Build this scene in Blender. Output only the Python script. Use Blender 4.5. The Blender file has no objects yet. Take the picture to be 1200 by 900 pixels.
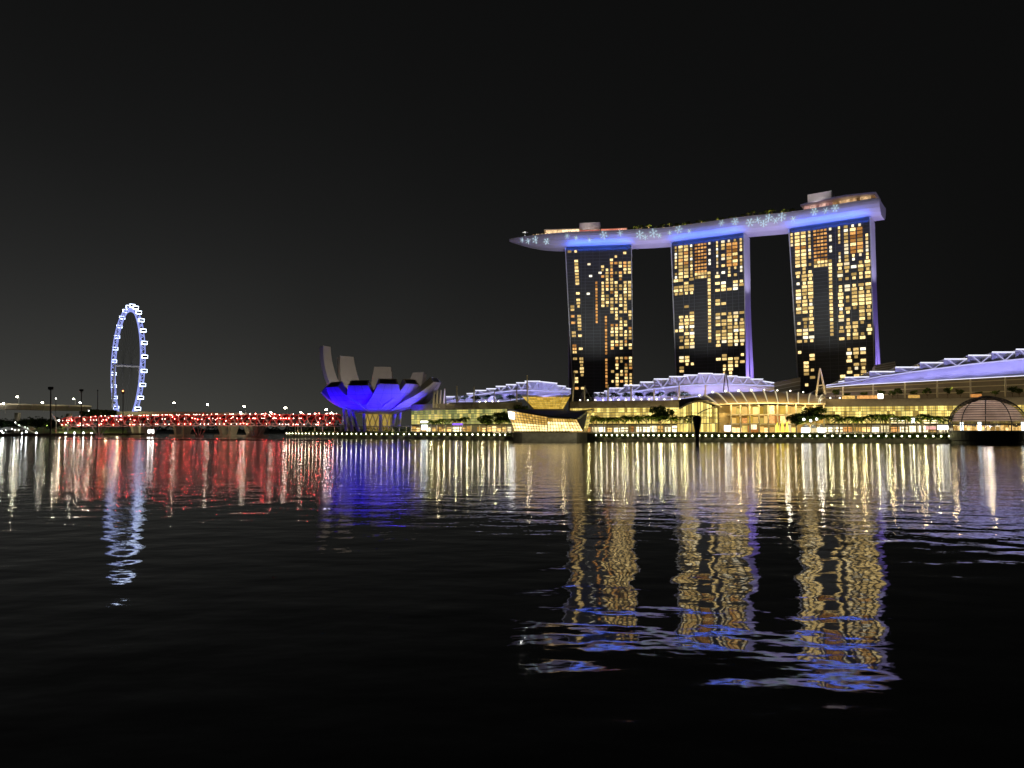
import bpy, math, random
from mathutils import Vector, Matrix
random.seed(7)
R = math.radians
SC = bpy.context.scene
COL = SC.collection

# ---------------------------------------------------------------- camera, world, exposure
H = 7.0
F = 866.0
TP = 52.0 / 866.0
PITCH = math.atan(TP)
cam_d = bpy.data.cameras.new("camera")
cam = bpy.data.objects.new("camera", cam_d)
COL.objects.link(cam)
cam_d.sensor_width = 36.0
cam_d.lens = 36.0 * F / 1200.0
cam_d.clip_start = 0.5
cam_d.clip_end = 20000
cam.location = (0, 0, H)
cam.rotation_euler = (math.pi / 2 + PITCH, 0, 0)
SC.camera = cam

SC.view_settings.view_transform = 'Standard'
SC.view_settings.look = 'None'
SC.view_settings.exposure = 0.0
SC.view_settings.gamma = 1.0
SC.view_settings.use_curve_mapping = False
cy = SC.cycles
cy.use_denoising = True
cy.max_bounces = 6
cy.diffuse_bounces = 2
cy.glossy_bounces = 3
cy.transmission_bounces = 4
cy.transparent_max_bounces = 6
cy.caustics_reflective = False
cy.caustics_refractive = False
cy.sample_clamp_direct = 0
cy.sample_clamp_indirect = 60
cy.use_light_tree = True

world = bpy.data.worlds.new("World")
SC.world = world
world.use_nodes = True
wt = world.node_tree
wt.nodes.clear()


def wn(t, **kw):
    n = wt.nodes.new(t)
    for k, v in kw.items():
        setattr(n, k, v)
    return n


def wmath(op, a, b=None):
    n = wn('ShaderNodeMath', operation=op)
    for i, x in enumerate((a, b)):
        if x is None:
            continue
        if isinstance(x, (int, float)):
            n.inputs[i].default_value = x
        else:
            wt.links.new(x, n.inputs[i])
    return n.outputs[0]


w_out = wn('ShaderNodeOutputWorld')
w_bg = wn('ShaderNodeBackground')
w_tc = wn('ShaderNodeTexCoord')
w_sep = wn('ShaderNodeSeparateXYZ')
wt.links.new(w_tc.outputs['Generated'], w_sep.inputs[0])
# city glow: strongest low down and towards the left, fading upward into a dark night sky
el = wmath('MAXIMUM', w_sep.outputs[2], 0.0)
fall = wmath('EXPONENT', wmath('MULTIPLY', el, -6.8))
az = wmath('MULTIPLY', wmath('MAXIMUM', wmath('SUBTRACT', 0.62, w_sep.outputs[0]), 0.0), 0.050)
glow = wmath('MULTIPLY', fall, az)
w_n = wn('ShaderNodeTexNoise')
w_n.inputs['Scale'].default_value = 2.2
w_n.inputs['Detail'].default_value = 3
wt.links.new(w_tc.outputs['Generated'], w_n.inputs['Vector'])
glow = wmath('MULTIPLY', glow, wmath('ADD', wmath('MULTIPLY', w_n.outputs[0], 0.6), 0.7))
tot = wmath('ADD', glow, 0.0036)
w_mix = wn('ShaderNodeMix', data_type='RGBA')
wt.links.new(fall, w_mix.inputs[0])
w_mix.inputs[6].default_value = (0.98, 1.0, 1.0, 1)
w_mix.inputs[7].default_value = (1.0, 0.99, 0.86, 1)
wt.links.new(w_mix.outputs[2], w_bg.inputs['Color'])
wt.links.new(tot, w_bg.inputs['Strength'])
wt.links.new(w_bg.outputs[0], w_out.inputs[0])


def light(kind, name, loc, aim, color, power, **kw):
    d = bpy.data.lights.new(name, kind)
    d.color = color
    d.energy = power
    for k, v in kw.items():
        setattr(d, k, v)
    o = bpy.data.objects.new(name, d)
    COL.objects.link(o)
    o.location = loc
    if aim is not None:
        v = Vector(aim) - Vector(loc)
        o.rotation_euler = v.to_track_quat('-Z', 'Y').to_euler()
    return o


def strip_light(name, p, q, aim_dir, color, power, w=0.6):
    """linear wash light lying along p-q, shining towards aim_dir"""
    p, q = Vector(p), Vector(q)
    d = bpy.data.lights.new(name, 'AREA')
    d.shape = 'RECTANGLE'
    d.size = (q - p).length
    d.size_y = w
    d.color = color
    d.energy = power
    o = bpy.data.objects.new(name, d)
    COL.objects.link(o)
    z = -Vector(aim_dir).normalized()
    x = (q - p).normalized()
    y = z.cross(x).normalized()
    x = y.cross(z).normalized()
    m = Matrix((x, y, z)).transposed().to_4x4()
    m.translation = (p + q) / 2
    o.matrix_world = m
    return o


# ---------------------------------------------------------------- projection helpers (layout measurements only)
CP, SP = math.cos(PITCH), math.sin(PITCH)


def ray(px, py):
    dx, dy = (px - 600) / F, (450 - py) / F
    return Vector((dx, CP - dy * SP, SP + dy * CP))


def P(px, py, Y):
    d = ray(px, py)
    t = Y / d.y
    return Vector((t * d.x, Y, H + t * d.z))


def PZ(px, py, z):
    d = ray(px, py)
    t = (z - H) / d.z
    return Vector((t * d.x, t * d.y, z))


def G(px, Y, z):
    p = P(px, 502, Y)
    p.z = z
    return p


def lerp_tab(tab, x):
    if x <= tab[0][0]:
        (x0, y0), (x1, y1) = tab[0], tab[1]
    elif x >= tab[-1][0]:
        (x0, y0), (x1, y1) = tab[-2], tab[-1]
    else:
        for (x0, y0), (x1, y1) in zip(tab, tab[1:]):
            if x0 <= x <= x1:
                break
    return y0 + (y1 - y0) * (x - x0) / (x1 - x0)


# ---------------------------------------------------------------- materials
def new_mat(name):
    m = bpy.data.materials.new(name)
    m.use_nodes = True
    nt = m.node_tree
    nt.nodes.clear()
    out = nt.nodes.new('ShaderNodeOutputMaterial')
    return m, nt, out


def pbr(name, color, rough=0.6, metal=0.0, vary=0.25, scale=0.8, spec=0.5, bump=0.0):
    m, nt, out = new_mat(name)
    b = nt.nodes.new('ShaderNodeBsdfPrincipled')
    b.inputs['Roughness'].default_value = rough
    b.inputs['Metallic'].default_value = metal
    b.inputs['Specular IOR Level'].default_value = spec
    g = nt.nodes.new('ShaderNodeNewGeometry')
    n = nt.nodes.new('ShaderNodeTexNoise')
    n.inputs['Scale'].default_value = scale
    n.inputs['Detail'].default_value = 5
    nt.links.new(g.outputs['Position'], n.inputs['Vector'])
    mx = nt.nodes.new('ShaderNodeMix')
    mx.data_type = 'RGBA'
    nt.links.new(n.outputs[0], mx.inputs[0])
    mx.inputs[6].default_value = tuple(c * (1 - vary) for c in color) + (1,)
    mx.inputs[7].default_value = tuple(min(1, c * (1 + vary)) for c in color) + (1,)
    nt.links.new(mx.outputs[2], b.inputs['Base Color'])
    if bump:
        bp = nt.nodes.new('ShaderNodeBump')
        bp.inputs['Strength'].default_value = bump
        nt.links.new(n.outputs[0], bp.inputs['Height'])
        nt.links.new(bp.outputs[0], b.inputs['Normal'])
    nt.links.new(b.outputs[0], out.inputs[0])
    return m


def emit(name, color, strength, color2=None, lo=1.0, hi=1.0, scale=0.5):
    """lamp / lit glazing: emission whose level and tint differ from pane to pane"""
    m, nt, out = new_mat(name)
    e = nt.nodes.new('ShaderNodeEmission')
    e.inputs['Color'].default_value = tuple(color) + (1,)
    e.inputs['Strength'].default_value = strength
    if lo != hi or color2:
        g = nt.nodes.new('ShaderNodeNewGeometry')
        oi = nt.nodes.new('ShaderNodeObjectInfo')
        ad = nt.nodes.new('ShaderNodeMath')
        ad.operation = 'ADD'
        nt.links.new(g.outputs['Random Per Island'], ad.inputs[0])
        nt.links.new(oi.outputs['Random'], ad.inputs[1])
        fr = nt.nodes.new('ShaderNodeMath')
        fr.operation = 'FRACT'
        nt.links.new(ad.outputs[0], fr.inputs[0])
        n = nt.nodes.new('ShaderNodeTexNoise')
        n.inputs['Scale'].default_value = scale
        n.inputs['Detail'].default_value = 3
        nt.links.new(g.outputs['Position'], n.inputs['Vector'])
        mr = nt.nodes.new('ShaderNodeMapRange')
        mr.inputs[1].default_value = 0.3
        mr.inputs[2].default_value = 0.7
        nt.links.new(n.outputs[0], mr.inputs[0])
        av = nt.nodes.new('ShaderNodeMath')
        av.operation = 'MULTIPLY'
        nt.links.new(fr.outputs[0], av.inputs[0])
        ad2 = nt.nodes.new('ShaderNodeMath')
        ad2.operation = 'ADD'
        nt.links.new(mr.outputs[0], ad2.inputs[0])
        ad2.inputs[1].default_value = 0.35
        nt.links.new(ad2.outputs[0], av.inputs[1])
        m2 = nt.nodes.new('ShaderNodeMapRange')
        nt.links.new(av.outputs[0], m2.inputs[0])
        m2.inputs[3].default_value = strength * lo
        m2.inputs[4].default_value = strength * hi
        nt.links.new(m2.outputs[0], e.inputs['Strength'])
        if color2:
            mx = nt.nodes.new('ShaderNodeMix')
            mx.data_type = 'RGBA'
            nt.links.new(fr.outputs[0], mx.inputs[0])
            mx.inputs[6].default_value = tuple(color) + (1,)
            mx.inputs[7].default_value = tuple(color2) + (1,)
            nt.links.new(mx.outputs[2], e.inputs['Color'])
    nt.links.new(e.outputs[0], out.inputs[0])
    return m


def leaf_mat(name, c1, c2):
    m, nt, out = new_mat(name)
    g = nt.nodes.new('ShaderNodeNewGeometry')
    mx = nt.nodes.new('ShaderNodeMix')
    mx.data_type = 'RGBA'
    nt.links.new(g.outputs['Random Per Island'], mx.inputs[0])
    mx.inputs[6].default_value = tuple(c1) + (1,)
    mx.inputs[7].default_value = tuple(c2) + (1,)
    d = nt.nodes.new('ShaderNodeBsdfDiffuse')
    t = nt.nodes.new('ShaderNodeBsdfTranslucent')
    nt.links.new(mx.outputs[2], d.inputs[0])
    nt.links.new(mx.outputs[2], t.inputs[0])
    s = nt.nodes.new('ShaderNodeMixShader')
    s.inputs[0].default_value = 0.4
    nt.links.new(d.outputs[0], s.inputs[1])
    nt.links.new(t.outputs[0], s.inputs[2])
    nt.links.new(s.outputs[0], out.inputs[0])
    return m


def shade_mat(name, color):
    m, nt, out = new_mat(name)
    g = nt.nodes.new('ShaderNodeNewGeometry')
    n = nt.nodes.new('ShaderNodeTexNoise')
    n.inputs['Scale'].default_value = 0.22
    nt.links.new(g.outputs['Position'], n.inputs['Vector'])
    mx = nt.nodes.new('ShaderNodeMix')
    mx.data_type = 'RGBA'
    nt.links.new(n.outputs[0], mx.inputs[0])
    mx.inputs[6].default_value = tuple(c * .5 for c in color) + (1,)
    mx.inputs[7].default_value = tuple(min(1, c * 1.4) for c in color) + (1,)
    t = nt.nodes.new('ShaderNodeBsdfTranslucent')
    d = nt.nodes.new('ShaderNodeBsdfDiffuse')
    nt.links.new(mx.outputs[2], t.inputs[0])
    nt.links.new(mx.outputs[2], d.inputs[0])
    s = nt.nodes.new('ShaderNodeMixShader')
    s.inputs[0].default_value = 0.6
    nt.links.new(d.outputs[0], s.inputs[1])
    nt.links.new(t.outputs[0], s.inputs[2])
    nt.links.new(s.outputs[0], out.inputs[0])
    return m


def glass_thin(name, tint, refl=0.12):
    m, nt, out = new_mat(name)
    t = nt.nodes.new('ShaderNodeBsdfTransparent')
    t.inputs[0].default_value = tuple(tint) + (1,)
    g = nt.nodes.new('ShaderNodeBsdfGlossy')
    g.inputs['Roughness'].default_value = 0.08
    g.inputs[0].default_value = (0.9, 0.9, 0.95, 1)
    s = nt.nodes.new('ShaderNodeMixShader')
    s.inputs[0].default_value = refl
    nt.links.new(t.outputs[0], s.inputs[1])
    nt.links.new(g.outputs[0], s.inputs[2])
    nt.links.new(s.outputs[0], out.inputs[0])
    return m


def water_mat():
    m, nt, out = new_mat("bay_water")
    L = nt.links.new

    def mth(op, a, b=None):
        n = nt.nodes.new('ShaderNodeMath')
        n.operation = op
        for i, x in enumerate((a, b)):
            if x is None:
                continue
            if isinstance(x, (int, float)):
                n.inputs[i].default_value = x
            else:
                L(x, n.inputs[i])
        return n.outputs[0]
    g = nt.nodes.new('ShaderNodeNewGeometry')
    eps = 0.04

    def height(off, scale, detail, rough, stretch):
        a = nt.nodes.new('ShaderNodeVectorMath')
        a.operation = 'ADD'
        L(g.outputs['Position'], a.inputs[0])
        a.inputs[1].default_value = off
        mp = nt.nodes.new('ShaderNodeMapping')
        mp.inputs['Rotation'].default_value = (0, 0, R(stretch[2]))
        mp.inputs['Scale'].default_value = (stretch[0], stretch[1], 1)
        L(a.outputs[0], mp.inputs[0])
        n = nt.nodes.new('ShaderNodeTexNoise')
        n.noise_dimensions = '2D'
        n.inputs['Scale'].default_value = scale
        n.inputs['Detail'].default_value = detail
        n.inputs['Roughness'].default_value = rough
        L(mp.outputs[0], n.inputs['Vector'])
        return n.outputs[0]
    spx = nt.nodes.new('ShaderNodeSeparateXYZ')
    L(g.outputs['Position'], spx.inputs[0])
    sx, sy = None, None
    for scale, amp, detail, rough, stretch, near, far in WAVES:
        h0 = height((0, 0, 0), scale, detail, rough, stretch)
        hx = height((eps, 0, 0), scale, detail, rough, stretch)
        hy = height((0, eps, 0), scale, detail, rough, stretch)
        # sheltered near the shore the picture is taken from, livelier out in the bay
        fetch = nt.nodes.new('ShaderNodeMapRange')
        fetch.inputs[1].default_value = 35
        fetch.inputs[2].default_value = 110
        fetch.inputs[3].default_value = near * amp / eps
        fetch.inputs[4].default_value = far * amp / eps
        L(spx.outputs[1], fetch.inputs[0])
        ax = mth('MULTIPLY', mth('SUBTRACT', h0, hx), fetch.outputs[0])
        ay = mth('MULTIPLY', mth('SUBTRACT', h0, hy), fetch.outputs[0])
        sx = ax if sx is None else mth('ADD', sx, ax)
        sy = ay if sy is None else mth('ADD', sy, ay)
    # slow patches of livelier and calmer water
    pn = nt.nodes.new('ShaderNodeTexNoise')
    pn.inputs['Scale'].default_value = 0.02
    pn.inputs['Detail'].default_value = 2
    L(g.outputs['Position'], pn.inputs['Vector'])
    gain = mth('ADD', mth('MULTIPLY', pn.outputs[0], 0.8), 0.6)
    c = nt.nodes.new('ShaderNodeCombineXYZ')
    L(mth('MULTIPLY', sx, gain), c.inputs[0])
    L(mth('MULTIPLY', sy, gain), c.inputs[1])
    c.inputs[2].default_value = 1.0
    nv = nt.nodes.new('ShaderNodeVectorMath')
    nv.operation = 'NORMALIZE'
    L(c.outputs[0], nv.inputs[0])
    b = nt.nodes.new('ShaderNodeBsdfPrincipled')
    b.inputs['Base Color'].default_value = (0.0015, 0.002, 0.002, 1)
    b.inputs['Roughness'].default_value = 0.035
    b.inputs['IOR'].default_value = 1.72
    L(nv.outputs[0], b.inputs['Normal'])
    L(b.outputs[0], out.inputs[0])
    return m


WAVES = [  # scale, amplitude (m), detail, roughness, (stretch x, stretch y, turn), gain near, gain far
    (0.30, 0.062, 1.3, 0.40, (0.75, 1.15, 12), 1.3, 0.85),
    (1.10, 0.0095, 1.5, 0.45, (0.8, 1.2, -8), 1.0, 1.8),
    (2.70, 0.022, 1.5, 0.5, (0.8, 1.2, 20), 0.02, 1.0),
]

M = {}
M['water'] = water_mat()
M['stone'] = pbr('quay_stone', (0.24, 0.23, 0.18), 0.8, vary=0.4, scale=0.5)
M['paving'] = pbr('paving', (0.22, 0.2, 0.17), 0.7, vary=0.2, scale=0.6)
M['earth'] = pbr('earth', (0.06, 0.065, 0.04), 0.95, vary=0.4, scale=0.1)
M['lawn'] = pbr('lawn', (0.06, 0.10, 0.025), 0.95, vary=0.5, scale=0.35)
M['concrete'] = pbr('concrete', (0.38, 0.36, 0.32), 0.8, vary=0.2, scale=0.3)
M['white'] = pbr('white_paint', (0.75, 0.74, 0.74), 0.5, vary=0.08, scale=0.2)
M['hull'] = pbr('hull_panels', (0.55, 0.53, 0.55), 0.45, vary=0.12, scale=0.15)
M['membrane'] = pbr('roof_membrane', (0.7, 0.7, 0.74), 0.5, vary=0.12, scale=0.25)
M['petal'] = pbr('petal_panels', (0.58, 0.55, 0.53), 0.5, vary=0.1, scale=0.25)
M['grey'] = pbr('grey_cladding', (0.25, 0.235, 0.215), 0.6, vary=0.2, scale=0.4)
M['fascia'] = pbr('bronze_louvre', (0.22, 0.19, 0.15), 0.5, vary=0.25, scale=0.6)
M['dark'] = pbr('dark_metal', (0.03, 0.03, 0.032), 0.5, vary=0.3)
M['black'] = pbr('black_metal', (0.012, 0.012, 0.013), 0.5, vary=0.3)
M['steel'] = pbr('steel', (0.5, 0.49, 0.47), 0.4, vary=0.15)
M['cream_steel'] = pbr('cream_steel', (0.62, 0.56, 0.42), 0.5, vary=0.1)
M['redmetal'] = pbr('red_lit_mesh', (0.12, 0.016, 0.014), 0.6, vary=0.3, scale=0.6)
M['towerglass'] = pbr('tower_glass', (0.075, 0.076, 0.076), 0.28, vary=0.35, scale=0.12, spec=0.6)
M['towerband'] = pbr('tower_spandrel', (0.17, 0.18, 0.19), 0.5, vary=0.3, scale=0.4)
M['skylight'] = pbr('skylight_glass', (0.05, 0.05, 0.09), 0.3, vary=0.2)
M['bark'] = pbr('bark', (0.12, 0.085, 0.055), 0.9, vary=0.3, scale=2)
M['leaf'] = leaf_mat('leaf', (0.025, 0.05, 0.012), (0.10, 0.14, 0.03))
M['leafdark'] = leaf_mat('leaf_dark', (0.012, 0.022, 0.01), (0.03, 0.045, 0.02))
M['palmleaf'] = leaf_mat('palm_leaf', (0.05, 0.09, 0.016), (0.15, 0.20, 0.04))
M['glass'] = glass_thin('clear_glass', (0.86, 0.88, 0.84))
M['domeglass'] = glass_thin('dome_glass', (0.78, 0.76, 0.76), 0.08)
# light giving surfaces
M['win_gold'] = emit('window_gold', (1.0, 0.64, 0.20), 1.75, (1.0, 0.74, 0.32), 0.18, 1.25, 0.9)
M['win_amber'] = emit('window_amber', (1.0, 0.42, 0.10), 1.0, (1.0, 0.50, 0.15), 0.25, 1.3, 0.9)
M['win_pale'] = emit('window_pale', (1.0, 0.80, 0.48), 1.6, (0.95, 0.9, 0.7), 0.6, 1.2, 0.45)
M['interior'] = emit('mall_interior', (0.95, 0.64, 0.14), 1.6, (0.82, 0.68, 0.20), 0.2, 1.3, 0.12)
M['interior_green'] = emit('mall_interior_green', (0.55, 0.64, 0.24), 0.95, (0.80, 0.64, 0.17), 0.3, 1.2, 0.12)
M['gold'] = emit('gold_wall', (1.0, 0.60, 0.07), 0.75, (1.0, 0.66, 0.12), 0.6, 1.2, 0.3)
M['crystal'] = emit('crystal_interior', (1.0, 0.55, 0.09), 0.95, (1.0, 0.64, 0.18), 0.5, 1.3, 0.12)
M['crystal_hot'] = emit('crystal_interior_hot', (1.0, 0.70, 0.26), 2.6, (1.0, 0.76, 0.34), 0.6, 1.2, 0.3)
M['shop_warm'] = emit('shop_warm', (1.0, 0.56, 0.12), 1.7, (1.0, 0.68, 0.28), 0.2, 1.6, 0.9)
M['shop_white'] = emit('shop_white', (1.0, 0.80, 0.42), 2.6, (0.95, 0.92, 0.68), 0.3, 1.6, 0.9)
M['shop_orange'] = emit('shop_orange', (1.0, 0.38, 0.09), 1.0, (1.0, 0.5, 0.16), 0.4, 1.3, 0.9)
M['shop_pink'] = emit('shop_pink', (1.0, 0.45, 0.42), 1.4, (1.0, 0.6, 0.5), 0.5, 1.3, 0.5)
M['lamp'] = emit('lamp_white', (1.0, 0.93, 0.62), 22)
M['street'] = emit('street_lamp_white', (1.0, 0.92, 0.72), 90)
M['wharflamp'] = emit('wharf_lamp_white', (0.92, 1.0, 0.98), 70)
M['lampsmall'] = emit('small_lamp', (1.0, 0.92, 0.78), 12)
M['led'] = emit('led_violet_white', (0.62, 0.60, 1.0), 0.95)
M['ledhot'] = emit('led_white', (0.84, 0.84, 1.0), 1.35)
M['flake_glow'] = emit('projected_snowflake', (0.62, 0.84, 0.95), 1.0)
M['flyer_blue'] = emit('wheel_blue', (0.36, 0.42, 1.0), 1.0)
M['flyer_white'] = emit('wheel_white', (0.62, 0.74, 1.0), 6.0)
M['helix_red'] = emit('helix_red', (1.0, 0.025, 0.02), 0.6)
M['helix_warm'] = emit('helix_warm', (1.0, 0.40, 0.30), 0.75)
M['helix_white'] = emit('helix_white', (1.0, 0.66, 0.56), 16)
M['helix_dot'] = emit('helix_dot', (1.0, 0.06, 0.045), 330)
M['sign_white'] = emit('sign_white', (1, 0.98, 0.92), 9)
M['whitebox'] = emit('white_lantern', (1, 0.97, 0.88), 6)
M['coolbox'] = emit('cool_white_lantern', (0.82, 0.95, 1.0), 4)
M['yellow'] = emit('yellow_lights', (1.0, 0.78, 0.05), 3)
M['purple'] = emit('purple_lights', (0.28, 0.12, 1.0), 1.6)
M['redlamp'] = emit('red_lamp', (1.0, 0.25, 0.08), 9)
M['rooflights'] = emit('roof_lights', (1.0, 0.55, 0.2), 1.0, (1.0, 0.75, 0.45), 0.15, 1.8, 0.6)
M['roofred'] = emit('roof_red', (1.0, 0.16, 0.10), 0.9, (1.0, 0.45, 0.3), 0.2, 1.4, 0.6)
M['roofpink'] = emit('roof_pink', (1.0, 0.45, 0.45), 0.6, (1.0, 0.62, 0.5), 0.2, 1.5, 0.5)
M['roofdim'] = emit('roof_dim', (1.0, 0.5, 0.2), 0.55, (1.0, 0.66, 0.35), 0.1, 1.6, 0.5)
M['strip'] = emit('strip_light', (1.0, 0.84, 0.5), 1.3)


# ---------------------------------------------------------------- mesh builder
class MB:
    def __init__(s):
        s.v, s.f, s.m = [], [], []

    def poly(s, pts, m=0):
        k = len(s.v)
        s.v += [tuple(p) for p in pts]
        s.f.append(tuple(range(k, k + len(pts))))
        s.m.append(m)
        return s

    def hexa(s, b, t, m=0):
        """closed solid between bottom quad b and top quad t"""
        k = len(s.v)
        n = len(b)
        s.v += [tuple(p) for p in b] + [tuple(p) for p in t]
        fs = [tuple(reversed(range(k, k + n))), tuple(range(k + n, k + 2 * n))]
        for i in range(n):
            j = (i + 1) % n
            fs.append((k + i, k + j, k + n + j, k + n + i))
        s.f += fs
        s.m += [m] * len(fs)
        return s

    def box(s, c, size, rz=0, m=0):
        x, y, z = [q / 2 for q in size]
        ca, sa = math.cos(rz), math.sin(rz)

        def tr(a, b, d):
            return (c[0] + a * ca - b * sa, c[1] + a * sa + b * ca, c[2] + d)
        cs = [(-x, -y), (x, -y), (x, y), (-x, y)]
        return s.hexa([tr(a, b, -z) for a, b in cs], [tr(a, b, z) for a, b in cs], m)

    def beam(s, p, q, w, h, m=0):
        """box section beam from p to q"""
        p, q = Vector(p), Vector(q)
        d = (q - p).normalized()
        up = Vector((0, 0, 1)) if abs(d.z) < 0.95 else Vector((0, 1, 0))
        a = d.cross(up).normalized() * (w / 2)
        b = a.cross(d).normalized() * (h / 2)
        return s.hexa([p - a - b, p + a - b, p + a + b, p - a + b], [q - a - b, q + a - b, q + a + b, q - a + b], m)

    def wall(s, path, z0, z1, th=0.4, m=0):
        """thick wall following a list of xy points"""
        for a, b in zip(path, path[1:]):
            a, b = Vector((a[0], a[1], 0)), Vector((b[0], b[1], 0))
            n = Vector((-(b - a).y, (b - a).x, 0)).normalized() * th
            q = [a, b, b + n, a + n]
            s.hexa([(p.x, p.y, z0) for p in q], [(p.x, p.y, z1) for p in q], m)
        return s

    def tube(s, pts, r, n=6, m=0, r2=None, closed=False):
        pts = [Vector(p) for p in pts]
        k = len(s.v)
        N = len(pts)
        for i, p in enumerate(pts):
            a = pts[(i - 1) % N] if (closed or i > 0) else p
            b = pts[(i + 1) % N] if (closed or i < N - 1) else p
            d = (b - a).normalized()
            up = Vector((0, 0, 1)) if abs(d.z) < 0.9 else Vector((0, 1, 0))
            u = d.cross(up).normalized()
            w = u.cross(d)
            rr = r if r2 is None else r + (r2 - r) * i / max(1, N - 1)
            for j in range(n):
                t = 2 * math.pi * j / n
                s.v.append(tuple(p + u * (rr * math.cos(t)) + w * (rr * math.sin(t))))
        rings = N if closed else N - 1
        for i in range(rings):
            for j in range(n):
                a, b = k + i * n, k + ((i + 1) % N) * n
                s.f.append((a + j, a + (j + 1) % n, b + (j + 1) % n, b + j))
                s.m.append(m)
        if not closed:
            s.f.append(tuple(k + j for j in range(n)))
            s.f.append(tuple(reversed([k + (N - 1) * n + j for j in range(n)])))
            s.m += [m, m]
        return s

    def lathe(s, prof, c=(0, 0, 0), n=16, m=0):
        k = len(s.v)
        for r, z in prof:
            for j in range(n):
                t = 2 * math.pi * j / n
                s.v.append((c[0] + r * math.cos(t), c[1] + r * math.sin(t), c[2] + z))
        for i in range(len(prof) - 1):
            for j in range(n):
                a, b = k + i * n, k + (i + 1) * n
                s.f.append((a + j, a + (j + 1) % n, b + (j + 1) % n, b + j))
                s.m.append(m)
        return s

    def ball(s, c, r, m=0, n=8, sq=1.0):
        prof = [(max(0.01, r * math.sin(math.pi * i / 6)), -r * sq * math.cos(math.pi * i / 6)) for i in range(7)]
        return s.lathe(prof, c, n, m)

    def grid(s, rows, m=0):
        """surface through rows of points"""
        k = len(s.v)
        nc = len(rows[0])
        for r in rows:
            s.v += [tuple(p) for p in r]
        for i in range(len(rows) - 1):
            for j in range(nc - 1):
                a, b = k + i * nc + j, k + (i + 1) * nc + j
                s.f.append((a, a + 1, b + 1, b))
                s.m.append(m)
        return s

    def build(s, name, mats, parent=None, loc=None, smooth=False):
        if not isinstance(mats, (list, tuple)):
            mats = [mats]
        o0 = Vector(parent.location) if parent is not None else (Vector(loc) if loc is not None else Vector((0, 0, 0)))
        if parent is not None and parent.parent is not None:
            o0 = o0 + Vector(parent.parent.location)
        me = bpy.data.meshes.new(name)
        me.from_pydata([tuple(Vector(p) - o0) for p in s.v], [], s.f)
        for m in mats:
            me.materials.append(m)
        me.polygons.foreach_set('material_index', s.m)
        if smooth:
            me.polygons.foreach_set('use_smooth', [True] * len(s.f))
        me.update()
        o = bpy.data.objects.new(name, me)
        COL.objects.link(o)
        if parent is not None:
            o.parent = parent
        else:
            o.location = o0
        return o


def tag(o, label, cat, group=None):
    o['label'] = label
    o['category'] = cat
    if group:
        o['group'] = group
    return o


def thing(name, label, cat, loc, group=None):
    o = bpy.data.objects.new(name, None)
    o.empty_display_size = 1.0
    COL.objects.link(o)
    o.location = loc
    return tag(o, label, cat, group)


def struct(name, mb, mat, smooth=False):
    o = mb.build(name, mat, smooth=smooth)
    o['kind'] = 'structure'
    return o


def dup(root, loc, rz=0.0, label=None, group=None, scale=None):
    r = root.copy()
    COL.objects.link(r)
    r.location = loc
    r.rotation_euler = (0, 0, rz)
    if label:
        r['label'] = label
    if group:
        r['group'] = group
    if scale:
        r.scale = scale
    for ch in list(root.children):
        c = ch.copy()
        COL.objects.link(c)
        c.parent = r
        for g in ch.children:
            d = g.copy()
            COL.objects.link(d)
            d.parent = c
    return r


class Stamp:
    """first call places the prototype itself, later calls place copies of it"""

    def __init__(s, proto):
        s.proto, s.used = proto, False

    def __call__(s, loc, rz=0.0, label=None, group=None, scale=None):
        if not s.used:
            s.used = True
            o = s.proto
            o.location = loc
            o.rotation_euler = (0, 0, rz)
            if label:
                o['label'] = label
            if group:
                o['group'] = group
            s.scale0 = scale
            if scale:
                o.scale = scale
            return o
        return dup(s.proto, loc, rz, label, group, scale or (1, 1, 1))


# ---------------------------------------------------------------- setting: water, quay, land
mb = MB()
mb.poly([(-6000, -400, 0), (6000, -400, 0), (6000, 9000, 0), (-6000, 9000, 0)])
struct('water', mb, M['water'])

QT = [(335, 556), (400, 525), (460, 497), (520, 470), (600, 440), (690, 410), (830, 390), (960, 375), (1110, 357), (1300, 332), (1700, 290)]
QY = lambda px: lerp_tab(QT, px)
PROM = 4.6


def qp(px, back=0.0, z=0.0):
    p = G(px, QY(px) + back, z)
    return p


pxs = [335 + i * 15 for i in range(92)]
mb = MB()
for a, b in zip(pxs, pxs[1:]):
    q = [qp(a), qp(b), qp(b, 7), qp(a, 7)]
    mb.hexa([(p.x, p.y, -1) for p in q], [(p.x, p.y, 1.5) for p in q])
    q = [qp(a, -0.25), qp(b, -0.25), qp(b, 1.2), qp(a, 1.2)]
    mb.hexa([(p.x, p.y, 1.5) for p in q], [(p.x, p.y, 1.85) for p in q])
struct('quay', mb, M['stone'])
mb = MB()
back = [(1500, 2500), (-300, 2500), (-170, 700)]
front = [qp(p, 7) for p in pxs]
top = [(p.x, p.y, PROM) for p in front] + [(x, y, PROM) for x, y in back]
mb.poly(top)
for a, b in zip(front, front[1:]):
    mb.poly([(a.x, a.y, 0), (b.x, b.y, 0), (b.x, b.y, PROM), (a.x, a.y, PROM)])
e = front[0]
mb.poly([(-170, 700, 0), (e.x, e.y, 0), (e.x, e.y, PROM), (-170, 700, PROM)])
mb.poly([(-300, 2500, 0), (-170, 700, 0), (-170, 700, PROM), (-300, 2500, PROM)])
struct('promenade', mb, M['paving'])

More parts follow.
